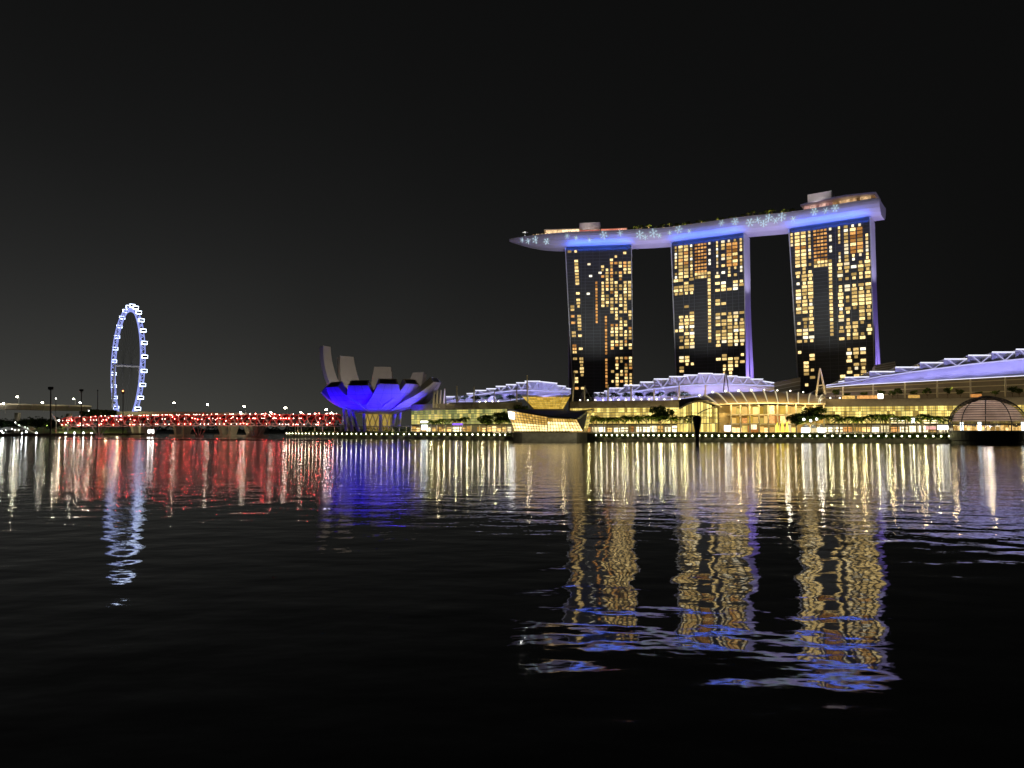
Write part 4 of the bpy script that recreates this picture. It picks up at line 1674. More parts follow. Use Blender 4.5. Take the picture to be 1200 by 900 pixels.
# second, leaning pavilion right behind
mbg, mbp, mbh = MB(), MB(), MB()
cr2 = thing('crystal_pavilion', 'smaller leaning glass pavilion with lattice walls behind the first one', 'pavilion', G(684, 408, 0))
a, b, c, d = P(664, 484.5, 408), P(694, 480.5, 410), P(688, 505.5, 409), P(682, 505.5, 408)
facet(a, b, c, d, 9, 7, .5)
mbp.build('lit_panes', M['interior'], cr2)
mbg.build('mullions', M['cream_steel'], cr2)
up = Vector((0, 0, .6))
q = [a, b, b + Vector((3, 14, 0)), a + Vector((-2, 14, 0))]
MB().hexa(q, [p + up for p in q]).build('roof', M['dark'], cr2)
base = [G(678, 402, 0), G(696, 400, 0), G(696, 412, 0), G(678, 412, 0)]
MB().hexa([Vector((p.x, p.y, -1)) for p in base], [Vector((p.x, p.y, 4.6)) for p in base]).build('base', M['stone'], cr2)

# ---------------------------------------------------------------- glass dome on the water
DC = G(1157.5, 346, 0)
RD = 15.7
dm = thing('glass_dome', 'round glass dome with dark ribs and louvre rings on a black drum in the water', 'dome', DC)
MB().lathe([(RD - .6, -1), (RD - .6, 1.2), (RD, 1.6), (RD, 5.6), (RD - .3, 6.0), (.1, 6.0)], DC, 48).build('drum', M['black'], dm)
zc, hz = 8.6, 13.0
dp = lambda az, el, k=1.0: DC + Vector((RD * 1.02 * k * math.cos(el) * math.cos(az), RD * 1.02 * k * math.cos(el) * math.sin(az), zc + hz * k * math.sin(el)))
e0 = -.2
mb = MB()
mb.grid([[dp(2 * math.pi * i / 48, e0 + (1.50 - e0) * j / 12) for i in range(49)] for j in range(13)])
mb.build('glass_shell', M['domeglass'], dm, smooth=True)
for i in range(10):
    az_ = 2 * math.pi * i / 10 + .33
    MB().tube([dp(az_, e0 + (1.5 - e0) * j / 14, 1.012) for j in range(15)], .23, 6).build('rib', M['black'], dm)
for j in range(13):
    el_ = .02 + 1.12 * (j / 12) ** 1.05
    MB().tube([dp(2 * math.pi * i / 48, el_, 1.006) for i in range(48)], .14, 5, closed=True).build('louvre_ring', M['black'], dm)
MB().lathe([(.05, zc + hz + .7), (2.2, zc + hz + .55), (3.4, zc + hz + .1), (3.3, zc + hz - .4)], DC, 20).build('cap', M['black'], dm)
# inside: pale inner shades, display tables and the lit ring of the shop floor
rnd = random.Random(4)
mb = MB()
for i in range(44):
    az_ = 2 * math.pi * i / 44
    r_ = RD * .86
    h_ = rnd.uniform(1.2, 2.6)
    c = DC + Vector((r_ * math.cos(az_), r_ * math.sin(az_), 6.05 + h_ / 2))
    mb.box(c, (.4, rnd.uniform(.8, 1.9), h_), az_)
mb.build('display_wall', M['shop_warm'], dm)
for az_ in (-2.35, -1.05, -.72, -.62, 3.4):
    c = DC + Vector((RD * .95 * math.cos(az_), RD * .95 * math.sin(az_), 8.0))
    MB().box(c, (.5, 1.3, 3.8), az_).build('screen', M['coolbox'], dm)
mb = MB()
mb.grid([[dp(2 * math.pi * i / 40, .16 + 1.2 * j / 5, .90) for i in range(41)] for j in range(6)])
mb.build('inner_shade', shade_mat('pale_shade', (.62, .50, .44)), dm)
light('POINT', 'dome_light', DC + Vector((0, 0, 11)), None, (1.0, .86, .76), 6000, shadow_soft_size=2)

# ---------------------------------------------------------------- lotus museum
MC = G(443, 532, PROM)
mu = thing('lotus_museum', 'white lotus-shaped museum on legs, front petals lit deep blue', 'museum', MC)


def petal(phi, Rl, ztip, wtip, wmid, zlow=17.0, amax=68, thick=4.2, cut=4.5):
    """one finger of the lotus; phi=0 faces the camera, positive to the right"""
    d = Vector((math.sin(phi), -math.cos(phi), 0))
    s = Vector((math.cos(phi), math.sin(phi), 0))
    c = Vector((MC.x, MC.y, 0))
    n = 16
    am = R(amax)
    rows_o, rows_i = [], []
    for i in range(n + 1):
        t = i / n
        pr_ = lambda q: (2 + (Rl - 2) * math.sin(q * am) / math.sin(am), zlow + (ztip - zlow) * (1 - math.cos(q * am)) / (1 - math.cos(am)))
        r, z = pr_(t)
        w = min(wmid, 2 + 2 * r * math.tan(R(23)))
        w = w + (wtip - w) * max(0, (t - .5) / .5) ** 1.1 if t > .5 else w
        # outward-facing normal of the profile in the (d,z) plane
        dt = 1e-3
        r2, z2 = pr_(t + dt)
        tg = Vector((r2 - r, z2 - z, 0)).normalized()
        th = thick * (.55 + .45 * t)
        ni, nj = -tg.y * th, tg.x * th
        bul = .6 * (1 - t)
        ro, ri = [], []
        for k in range(7):
            u = -1 + k / 3
            rr = r - bul * (u * u) * 1.2
            zz = z + bul * (u * u) * .5
            ro.append(c + d * rr + s * (w / 2 * u) + Vector((0, 0, zz)))
            ri.append(c + d * (r + ni) + s * (w / 2 * u * .9) + Vector((0, 0, z + nj + cut * max(0, (t - .7) / .3) ** 1.3)))
        rows_o.append(ro)
        rows_i.append(ri)
    mb = MB()
    mb.grid(rows_o)
    mb.grid(list(reversed(rows_i)))
    mb.grid([[a[0] for a in rows_i], [a[0] for a in rows_o]])
    mb.grid([[a[-1] for a in rows_o], [a[-1] for a in rows_i]])
    o = mb.build('petal', M['petal'], mu)
    sm = MB()
    for i in (3, 5, 7, 9, 11, 13):
        for p, p2 in zip(rows_o[i], rows_o[i][1:]):
            sm.beam(p + Vector((0, 0, -.03)), p2 + Vector((0, 0, -.03)), .16, .16)
    for k in (2, 4):
        for r0_, r1_ in zip(rows_o[2:], rows_o[3:]):
            sm.beam(r0_[k] + Vector((0, 0, -.03)), r1_[k] + Vector((0, 0, -.03)), .14, .14)
    sm.build('panel_seams', M['grey'], o)
    # the glazed skylight closing the tip, set inside a pale frame
    a, b, c_, d_ = rows_o[-1][0], rows_o[-1][-1], rows_i[-1][-1], rows_i[-1][0]
    cen = (a + b + c_ + d_) / 4
    q = [cen + (p - cen) * .84 for p in (a, b, c_, d_)]
    fr = MB()
    for p, p2, e, e2 in ((a, b, q[0], q[1]), (b, c_, q[1], q[2]), (c_, d_, q[2], q[3]), (d_, a, q[3], q[0])):
        fr.poly([p, p2, e2, e])
    fr.build('tip_frame', M['petal'], o)
    MB().poly([p - Vector((0, 0, .25)) for p in q]).build('skylight', M['skylight'], o)
    return o


PETALS = [  # phi, radius, tip height, tip width, mid width
    (-9, 41, 35.5, 14, 25, 68, 1.6), (19, 43, 36.5, 13.5, 25, 68, 1.6), (-39, 41, 35.0, 13, 25, 68, 1.6), (-72, 40, 32.5, 11, 19, 68, 2.4), (42, 43, 37.0, 11, 24, 68, 1.4), (60, 52, 38.5, 9, 32, 46, .4),
    (-110, 47, 67, 10.5, 16, 88, 1), (-135, 45, 60.5, 13, 21, 80, 1), (-174, 42, 53, 14, 22, 76, 1), (144, 44, 48, 13, 20, 72, 1), (102, 42, 38, 11, 18, 68, 1)]
for ph, Rl, zt_, wt_, wm_, am_, ct_ in PETALS:
    petal(R(ph), Rl, zt_, wt_, wm_, amax=am_, cut=ct_, thick=4.4 if abs(ph) < 80 else 3.0)
# underside disc joining the petals, legs, lattice core
MB().lathe([(.1, 16.4), (6, 16.45), (12, 17.4), (16, 18.6), (12, 19.5), (.1, 20)], Vector((MC.x, MC.y, 0)), 32).build('hub', M['petal'], mu)
MB().lathe([(9.6, PROM), (8.6, 11), (9.4, 17)], Vector((MC.x, MC.y, 0)), 24).build('core_glass', M['interior'], mu)
mb = MB()
for i in range(14):
    a0, a1 = 2 * math.pi * i / 14, 2 * math.pi * (i + 1) / 14
    for b0, b1 in ((a0, a1), (a1, a0)):
        mb.tube([(MC.x + 10.2 * math.cos(b0), MC.y + 10.2 * math.sin(b0), PROM), (MC.x + 9.9 * math.cos(b1), MC.y + 9.9 * math.sin(b1), 17)], .28, 5)
mb.build('lattice', M['cream_steel'], mu)
for px0, px1, yt, dY in ((413, 409, 483, -14), (420, 413.5, 484, -19), (427.5, 426.5, 486, -24), (446, 446, 487.5, -25), (459.5, 463, 486.5, -22), (466.5, 469.5, 485, -18), (405.5, 403, 481, -9)):
    b, t = G(px0, MC.y + dY, PROM), P(px1, yt - 1.5, MC.y + dY * .92)
    MB().tube([b, t], 1.2, 8, r2=1.0).build('leg', M['steel'], mu)
pool = MB()
pool.lathe([(30, PROM), (30, PROM + .5), (29.3, PROM + .5), (29.3, PROM + .25), (.1, PROM + .25)], Vector((MC.x, MC.y, 0)), 40)
pool.build('pond_rim', M['stone'], mu)
BL = (0.02, 0.0, 1.0)
for ph, pw in ((-8, .9), (19, .7), (-40, .9), (-66, .6), (44, 1.0)):
    a = R(ph)
    dv = Vector((math.sin(a), -math.cos(a), 0))
    src = Vector((MC.x, MC.y, PROM + .8)) + dv * 44
    light('SPOT', 'petal_flood', src, Vector((MC.x, MC.y, 28)) + dv * 31, BL, 52000 * pw, spot_size=R(78), spot_blend=.5, shadow_soft_size=.8)
# pale pink floods on the right petal and added warm spots imitating city glow inside the tall back petals
a = R(66)
src = Vector((MC.x, MC.y, PROM + 6)) + Vector((math.sin(R(53)), -math.cos(R(53)), 0)) * 62
light('SPOT', 'petal_flood', src, Vector((MC.x, MC.y, 27)) + Vector((math.sin(a), -math.cos(a), 0)) * 34, (.8, .56, .78), 80000, spot_size=R(36), spot_blend=.7, shadow_soft_size=.8)
for ox, oy, oz in ((-6, -14, 37), (10, -14, 37)):
    light('SPOT', 'inner_fill', Vector((MC.x + ox, MC.y + oy, oz)), Vector((MC.x + ox * 2.2, MC.y + 34, 46)), (1.0, .86, .72), 9000, spot_size=R(125), spot_blend=.8, shadow_soft_size=1.5)
light('SPOT', 'inner_fill', Vector((MC.x - 8, MC.y - 8, 36)), Vector((MC.x - 38, MC.y + 14, 50)), (1.0, .88, .76), 9000, spot_size=R(100), spot_blend=.8, shadow_soft_size=1.5)

# ---------------------------------------------------------------- helix footbridge
HA, HB = G(397, 545, 0), G(76, 690, 0)
hx = thing('helix_footbridge', 'tubular footbridge wrapped in red-lit spirals and light dots', 'footbridge', ((HA.x + HB.x) / 2, (HA.y + HB.y) / 2, 0))
Hd = (HB - HA)
HL = Hd.length
Hd.normalize()
Hn = Vector((-Hd.y, Hd.x, 0))
if Hn.y > 0:
    Hn = -Hn      # towards the viewer


def hpt(t, r=0.0, a=0.0):
    """t along 0..1, angle a around the tube"""
    s = t * HL
    bow = 14 * math.sin(math.pi * t)
    z = 13.0 + 1.0 * math.sin(math.pi * t)
    return HA + Hd * s - Hn * bow + Hn * (r * math.cos(a)) + Vector((0, 0, z + r * .92 * math.sin(a)))


RH = 5.3
TURN = 17
mb = MB()
for off in (0, math.pi):
    mb.tube([hpt(i / 340, RH, off + 2 * math.pi * TURN * i / 340) for i in range(341)], .13, 5)
mb.build('outer_spiral', M['helix_warm'], hx)
mb = MB()
for off in (0, math.pi * 2 / 3, math.pi * 4 / 3):
    mb.tube([hpt(i / 300, RH * .86, off - 2 * math.pi * TURN * .8 * i / 300) for i in range(301)], .15, 5)
mb.build('inner_spiral', M['helix_red'], hx)
# red mesh shade panels over the walkway
mb = MB()
rnd = random.Random(8)
for i in range(64):
    t0, t1 = i / 64, (i + .85) / 64
    for a0, a1 in ((-.6, -.1), (-.05, .5), (.55, 1.1), (1.15, 1.7), (1.75, 2.4), (2.5, 3.1)):
        if rnd.random() < .88:
            mb.poly([hpt(t0, RH * .80, a0), hpt(t1, RH * .80, a0), hpt(t1, RH * .80, a1), hpt(t0, RH * .80, a1)])
mb.build('shade_panels', M['redmetal'], hx)
mb = MB()
n = 60
dk = [(hpt(i / n, 0) + Vector((0, 0, -3.6))) for i in range(n + 1)]
for a, b in zip(dk, dk[1:]):
    q = [a + Hn * 3, b + Hn * 3, b - Hn * 3, a - Hn * 3]
    mb.hexa([p - Vector((0, 0, .7)) for p in q], q)
mb.build('deck', M['dark'], hx)
mb = MB()
for sgn in (3, -3):
    mb.tube([p + Hn * sgn + Vector((0, 0, 1.2)) for p in dk], .10, 4)
    for p in dk:
        mb.tube([p + Hn * sgn, p + Hn * sgn + Vector((0, 0, 1.2))], .07, 4)
mb.build('handrail', M['steel'], hx)
rnd = random.Random(2)
dots = []
for i in range(190):
    t = (i + rnd.uniform(-.3, .3)) / 190
    dots.append(hpt(min(.995, max(.005, t)), RH * 1.03, rnd.choice([rnd.uniform(-.9, 1.5), .25, 1.15, 1.7, -.75])))
proto = None
rest = MB()
for i, p in enumerate(dots):
    if i % 2 == 0 and i < 200:
        if proto is None:
            m_ = MB().ball((0, 0, 0), .25, n=6)
            m_.v = [tuple(Vector(v) + hx.location) for v in m_.v]
            proto = m_.build('lamp', M['helix_white'], hx)
            o = proto
        else:
            o = proto.copy()
            COL.objects.link(o)
            o.parent = hx
        o.location = p - hx.location
    else:
        rest.ball(p, .19, n=6)
o = rest.build('lamp', M['helix_dot'], hx)
o['kind'] = 'stuff'
for t in (.29, .50, .68, .87):
    c = hpt(t)
    m_ = MB()
    foot = Vector((c.x, c.y, 0))
    m_.box((c.x, c.y, .45), (6, 4, .9), math.atan2(Hd.y, Hd.x))
    m_.build('pier_base', M['concrete'], hx)
    m_ = MB()
    for sx in (-1, 1):
        for sy in (-1, 1):
            m_.tube([foot + Vector((0, 0, .9)) + Hd * sx * 1.5 + Hn * sy, c + Hd * sx * 6.5 + Hn * sy * 3 + Vector((0, 0, -4.2))], .45, 6)
    m_.build('pier_struts', M['steel'], hx)
for i in range(17):
    light('POINT', 'helix_light', hpt((i + .5) / 17) + Vector((0, 0, 1.6)), None, (1.0, .03, .02), 190, shadow_soft_size=.6)
hpav = thing('landing_pavilion', 'small grey landing pavilion where the red footbridge meets the museum bank', 'pavilion', G(404, 530, PROM))
b = hpav.location
MB().box(b + Vector((0, 0, 5.2)), (7, 6, 1)).build('roof', M['concrete'], hpav)
for sx in (-2.6, 2.6):
    for sy in (-2, 2):
        MB().tube([b + Vector((sx, sy, 0)), b + Vector((sx, sy, 4.8))], .3, 6).build('column', M['concrete'], hpav)
MB().box(b + Vector((0, 0, 8.4)), (3.4, 3, 5.0)).build('upper_room', M['steel'], hpav)
light('POINT', 'pavilion_light', b + Vector((-1, -6, 8)), None, (1, .85, .65), 160, shadow_soft_size=.3)

# ---------------------------------------------------------------- road bridge behind, expressway viaduct
rb = thing('road_bridge', 'long low concrete road bridge running behind the red footbridge', 'bridge', G(250, 680, 0))
RA, RB_ = G(398, 600, 16.0), G(118, 770, 23)
rp = lambda t: RA.lerp(RB_, t) + Vector((0, 0, 1.2 * math.sin(math.pi * t)))
Rd = (RB_ - RA).normalized()
Rn = Vector((Rd.y, -Rd.x, 0)).normalized()
if Rn.y > 0:
    Rn = -Rn
m_ = MB()
m2 = MB()
for i in range(30):
    a, b = rp(i / 30), rp((i + 1) / 30)
    q = [a + Rn * 11, b + Rn * 11, b - Rn * 11, a - Rn * 11]
    m_.hexa([p - Vector((0, 0, 2.4)) + (Vector(p) - (a + b) / 2).dot(Rn) * Rn * -.25 for p in q], q)
    m2.beam(a + Rn * 11 + Vector((0, 0, .65)), b + Rn * 11 + Vector((0, 0, .65)), .35, 1.2)
m_.build('deck', M['concrete'], rb)
m2.build('parapet', M['concrete'], rb)
for t in (.30, .405, .60, .8):
    c = rp(t)
    m_ = MB()
    for sx in (-1, 1):
        m_.hexa([Vector((c.x, c.y, -.5)) + Rd * (sx * 5 + e * 1.6) + Rn * f for e, f in ((-1, 3), (1, 3), (1, -3), (-1, -3))],
                [Vector((c.x, c.y, c.z - 2.6)) + Rd * (sx * 9 + e * 2.2) + Rn * f for e, f in ((-1, 6), (1, 6), (1, -6), (-1, -6))])
    m_.box((c.x, c.y, .6), (22, 12, 1.2), math.atan2(Rd.y, Rd.x))
    m_.build('pier', M['concrete'], rb)
for px in (267, 281):
    light('SPOT', 'pier_light', G(px, 625, 3), G(px - 2, 645, 9), (1, .82, .45), 9000, spot_size=R(60), spot_blend=.5, shadow_soft_size=.3)

ex = thing('expressway_viaduct', 'raised concrete expressway viaduct above the dark trees at far left', 'viaduct', G(40, 740, 0))
EA, EB = G(-160, 640, 30), G(102, 790, 30)
ep = lambda t: EA.lerp(EB, t)
Ed = (EB - EA).normalized()
En = Vector((Ed.y, -Ed.x, 0)).normalized()
if En.y > 0:
    En = -En
m_, m2 = MB(), MB()
for i in range(16):
    a, b = ep(i / 16), ep((i + .97) / 16)
    q = [a + En * 9, b + En * 9, b - En * 9, a - En * 9]
    q2 = [a + En * 6, b + En * 6, b - En * 6, a - En * 6]
    m_.hexa([p - Vector((0, 0, 4.6)) for p in q2], q)
    m2.beam(a + En * 9 + Vector((0, 0, .55)), b + En * 9 + Vector((0, 0, .55)), .35, 1.3)
m_.build('girder', M['concrete'], ex)
m2.build('parapet', M['concrete'], ex)
for t in (.1, .38, .64, .9):
    c = ep(t)
    m_ = MB()
    m_.hexa([Vector((c.x, c.y, 1)) + Ed * e * 1.2 + En * f * 2 for e, f in ((-1, 1), (1, 1), (1, -1), (-1, -1))], [Vector((c.x, c.y, 22.4)) + Ed * e * 1.2 + En * f * 4.5 for e, f in ((-1, 1), (1, 1), (1, -1), (-1, -1))])
    m_.build('pier', M['concrete'], ex)
for t in (.2, .4, .6, .8, .97):
    p = ep(t) + En * 15 + Vector((0, 0, 9))
    light('POINT', 'viaduct_light', p, None, (1, .85, .5), 4500, shadow_soft_size=.3)
    p = ep(t) + En * 22 + Vector((0, 0, -10))
    light('POINT', 'viaduct_light', p, None, (1, .82, .52), 300, shadow_soft_size=.3)

# street lamps on both
SLG = 'street lamps on the bridges'
lp = thing('street_lamp', 'x', 'street lamp', (0, 0, 0))
MB().tube([(0, 0, 0), (0, 0, 9.2), (-.4, 0, 9.7), (-1.4, -.2, 10)], .13, 6, r2=.09).build('pole', M['steel'], lp)
lamp_head = MB().box((-1.6, -.25, 9.95), (1.3, .6, .22))
lamp_head.build('lamp_head', M['steel'], lp)
MB().ball((-1.6, -.3, 9.75), .9, n=8, sq=.6).build('lamp', M['street'], lp)
lampS = Stamp(lp)
for px, y, Y in [(204.5, 472, 745), (243.5, 474, 718), (286.5, 476, 690), (335, 478, 662), (383, 480, 632)]:
    t = P(px, y, Y)
    lampS((t.x + 1.2, Y, t.z - 9.8), random.uniform(-.3, .3), 'tall lit street lamp on the road bridge behind the red footbridge', 'street lamps on the road bridge')
for px, y, Y in [(282.5, 483.2, 640), (318, 483, 625), (353, 483.2, 608), (389, 484, 596)]:
    t = P(px, y, Y)
    lampS((t.x + .8, Y, t.z - 6.9), random.uniform(-.3, .3), 'short lit lamp just above the red footbridge, lower than the tall street lamps', 'short lamps above the red footbridge', (.7, .7, .7))
for px, y, Y in [(21, 465, 722), (50, 471.8, 752), (87, 467.5, 775), (94.5, 471.8, 785), (5, 472.5, 715)]:
    t = P(px, y, Y)
    lampS((t.x + 1.2, Y, t.z - 9.8), random.uniform(-.3, .3), 'lit street lamp on the raised viaduct at far left', 'street lamps on the viaduct')
# lit boxes below the bridge
for i, (pa, pb, y0, y1, lab) in enumerate([(160, 166, 509, 503, 'small white lit boat shed below the red footbridge'), (168, 177.5, 509, 503.2, 'wider white lit boat shed below the red footbridge')]):
    o = thing('boat_shed', lab, 'shed', G((pa + pb) / 2, 760, 0))
    q = [P(pa, y1 + 6, 760), P(pb, y1 + 6, 760), P(pb, y1, 760), P(pa, y1, 760)]
    q[0].z = q[1].z = 2.0
    MB().hexa(q, [p + Vector((0, 5, 0)) for p in q]).build('lit_front', M['sign_white'] if i else M['whitebox'], o)
    a, b = q[3], q[2]
    MB().hexa([t + Vector((0, -.6, .05)) for t in (a, b, b + Vector((0, 7, 0)), a + Vector((0, 7, 0)))], [t + Vector((0, -.6, .6)) for t in (a, b, b + Vector((0, 7, 0)), a + Vector((0, 7, 0)))]).build('roof', M['grey'], o)
    MB().hexa([Vector((t.x, t.y, -1)) for t in (a, b, b + Vector((0, 7, 0)), a + Vector((0, 7, 0)))], [Vector((t.x, t.y, 1.9)) for t in (a, b, b + Vector((0, 7, 0)), a + Vector((0, 7, 0)))]).build('float', M['concrete'], o)

# ---------------------------------------------------------------- observation wheel
WC = P(149, 428.5, 950)
ow = thing('observation_wheel', 'giant blue-lit observation wheel with white glowing capsules, seen almost edge-on', 'ferris wheel', (WC.x, WC.y, 2))
vd = Vector((WC.x, WC.y, 0)).normalized()
lat = Vector((vd.y, -vd.x, 0))
wdir = (lat * .225 - vd * .974).normalized()          # horizontal direction lying in the wheel plane
wax = Vector((wdir.y, -wdir.x, 0))                     # axle direction
if wax.dot(lat) < 0:
    wax = -wax
RW = 74.0
wp = lambda a, r, s=0.0: WC + wdir * (r * math.cos(a)) + Vector((0, 0, r * math.sin(a))) + wax * s
NSEG = 112
for s_, nm in ((-2.6, 'rim'), (2.6, 'rim')):
    MB().tube([wp(2 * math.pi * i / NSEG, RW, s_) for i in range(NSEG)], .55, 6, closed=True).build(nm, M['flyer_blue'], ow)
MB().tube([wp(2 * math.pi * i / NSEG, RW - 4.2, 0) for i in range(NSEG)], .42, 6, closed=True).build('inner_rim', M['flyer_blue'], ow)
mb = MB()
for i in range(NSEG):
    a0, a1 = 2 * math.pi * i / NSEG, 2 * math.pi * (i + 1) / NSEG
    s0_, s1_ = (-2.6, 2.6) if i % 2 else (2.6, -2.6)
    mb.tube([wp(a0, RW, s0_), wp(a1, RW, s1_)], .34, 4)
    mb.tube([wp(a0, RW, s0_), wp(a1, RW - 4.2, 0)], .24, 4)
    mb.tube([wp(a0, RW - 4.2, 0), wp(a1, RW, s0_)], .24, 4)
mb.build('rim_lattice', M['flyer_blue'], ow)
# capsules: rounded glass drum between two bright hoops, hung outside the rim
cap = MB()
cap_f = MB()
for z0 in (-1.7, 1.7):
    ring = []
    for k in range(20):
        t = 2 * math.pi * k / 20
        x = 3.1 * math.copysign(abs(math.cos(t)) ** .4, math.cos(t))
        y = 1.7 * math.copysign(abs(math.sin(t)) ** .6, math.sin(t))
        ring.append(wax * x + wdir * y + Vector((0, 0, z0)))
    cap_f.tube(ring, .38, 5, closed=True)
for sx in (-2.9, 2.9):
    for sy in (-1.2, 1.2):
        cap_f.tube([wax * sx + wdir * sy + Vector((0, 0, -1.7)), wax * sx + wdir * sy + Vector((0, 0, 1.7))], .34, 5)
q = [wax * sx + wdir * sy for sx, sy in ((-2.8, -1.5), (2.8, -1.5), (2.8, 1.5), (-2.8, 1.5))]
cap.hexa([p + Vector((0, 0, -1.5)) for p in q], [p + Vector((0, 0, 1.5)) for p in q])
cap_o = None
for i in range(28):
    a = 2 * math.pi * (i + .35) / 28
    c = wp(a, RW + 3.4, 1.2) - ow.location
    if cap_o is None:
        for b_ in (cap, cap_f):
            b_.v = [tuple(Vector(v) + ow.location) for v in b_.v]
        cap_o = cap_f.build('capsule', M['flyer_white'], ow)
        cap_g = cap.build('cabin', M['dark'], cap_o)
        cap_o.location = c
        continue
    o = cap_o.copy()
    COL.objects.link(o)
    o.parent = ow
    o.location = c
    g_ = cap_g.copy()
    COL.objects.link(g_)
    g_.parent = o
mb = MB()
for i in range(56):
    a = 2 * math.pi * i / 56
    mb.tube([wp(a, 2, 5 if i % 2 else -5), wp(a, RW - 4.2, 0)], .07, 3)
mb.build('spoke_cables', M['dark'], ow)
MB().tube([WC - wax * 14.5, WC + wax * 14.5], 1.7, 12).build('axle', M['steel'], ow)
for s_ in (-14.5, 14.5):
    MB().tube([WC + wax * s_ + Vector((0, 0, 1)), Vector((WC.x, WC.y, 2.5)) + wax * (s_ * 1.12)], 1.15, 8).build('support_leg', M['steel'], ow)
light('SPOT', 'wheel_flood', WC - vd * 40 + Vector((0, 0, -55)), WC, (.9, .9, 1), 60000, spot_size=R(60), spot_blend=.6, shadow_soft_size=.5)
for s_ in (-17, 17):
    light('SPOT', 'wheel_flood', WC - vd * 14 + wax * s_ + Vector((0, 0, -66)), WC + wax * s_ * .8 + Vector((0, 0, -20)), (.9, .88, .9), 12000, spot_size=R(70), spot_blend=.6, shadow_soft_size=.5)

wt_ = thing('wheel_terminal', 'dim low terminal building under the observation wheel', 'building', G(150, 925, 2.4))
b = wt_.location
for k, (w_, z0, z1) in enumerate(((64, 0, 6.5), (58, 6.7, 12), (50, 12.2, 17.6))):
    MB().box(b + Vector((0, 0, (z0 + z1) / 2)), (w_, 34 - k * 4, z1 - z0), .45).build('storey', M['grey'], wt_)
    MB().box(b + Vector((0, 0, z1 + .1)), (w_ + 3, 37 - k * 4, .3), .45).build('canopy_slab', M['concrete'], wt_)

# ---------------------------------------------------------------- far bank on the left: wharf, stage, masts, trees
wf = thing('wharf', 'dark low wharf on piles along the far left bank', 'wharf', G(80, 668, 0))
wa, wb = G(-60, 640, 0), G(166, 690, 0)
m_ = MB()
q = [wa, wb, wb + Vector((0, 6, 0)), wa + Vector((0, 6, 0))]
m_.hexa([p + Vector((0, 0, .8)) for p in q], [p + Vector((0, 0, 2.5)) for p in q])
m_.build('deck', M['dark'], wf)
m_ = MB()
for i in range(30):
    p = wa.lerp(wb, (i + .5) / 30)
    m_.tube([p + Vector((0, .6, -1)), p + Vector((0, .6, .85))], .35, 6)
m_.build('piles', M['dark'], wf)
m_ = MB()
for z in (3.1, 3.6):
    m_.tube([wa + Vector((0, .4, z)), wb + Vector((0, .4, z))], .06, 4)
for i in range(60):
    p = wa.lerp(wb, (i + .5) / 60)
    m_.tube([p + Vector((0, .4, 2.5)), p + Vector((0, .4, 3.6))], .06, 4)
m_.build('railing', M['dark'], wf)
wl = MB()
wl.tube([(0, 0, 0), (0, 0, 1.1)], .12, 6, m=0)
wl.ball((0, -.1, 1.3), .42, 1, n=8)
wlo = wl.build('wharf_lamp', [M['dark'], M['wharflamp']])
tag(wlo, 'x', 'lamp')
wS = Stamp(wlo)
for px in (4, 26, 43, 77, 87.5, 98, 107.5):
    t = lerp_tab([(-60, 0), (166, 1)], px)
    p = wa.lerp(wb, t)
    wS((G(px, p.y + .5, 0).x, p.y + .5, 1.6), 0, 'white globe lamp low on the edge of the dark wharf', 'lamps on the wharf')
fs = thing('marquee', 'white lit marquee with sloping roof at the far left edge by the wharf', 'tent', G(8, 690, 2.4))
b = fs.location
mb = MB()
for k in range(3):
    x0 = -22 + k * 15
    mb.hexa([b + Vector((x0, 0, 3)), b + Vector((x0 + 14, 0, 3)), b + Vector((x0 + 14, 10, 3)), b + Vector((x0, 10, 3))],
            [b + Vector((x0 + 6, 4, 9)), b + Vector((x0 + 8, 4, 9)), b + Vector((x0 + 8, 6, 9)), b + Vector((x0 + 6, 6, 9))])
mb.build('tent_roof', M['grey'], fs)
mb = MB()
for k in range(7):
    mb.tube([b + Vector((-22 + k * 7.3, 0, 0)), b + Vector((-22 + k * 7.3, 0, 3))], .15, 5)
mb.build('tent_pole', M['steel'], fs)
rnd = random.Random(15)
for k in range(15):
    MB().ball(b + Vector((rnd.uniform(-22, 20), -.6, rnd.uniform(1.5, 8))), rnd.uniform(.2, .42), n=6).build('lamp', M['wharflamp'] if k % 4 == 0 else M['sign_white'], fs)
light('POINT', 'marquee_light', b + Vector((-4, -5, 6)), None, (.85, 1, 1), 900, shadow_soft_size=.4)
gw = thing('gangway', 'pale gangway sloping down to the wharf beside the marquee', 'gangway', G(30, 690, 2.4))
mb = MB()
mb.beam(P(18, 496.5, 690), P(42, 508, 684), 2.2, .4)
mb.build('ramp', M['white'], gw)
mb = MB()
for dz in (1.0, 1.6):
    mb.tube([P(18, 496.5, 688.6) + Vector((0, 0, dz)), P(42, 508, 682.6) + Vector((0, 0, dz))], .08, 4)
mb.build('handrail', M['steel'], gw)
for px, y in ((18, 496), (22.5, 499.5)):
    MB().ball(P(px, y - 1, 688), .45, n=6).build('lamp', M['sign_white'], gw)

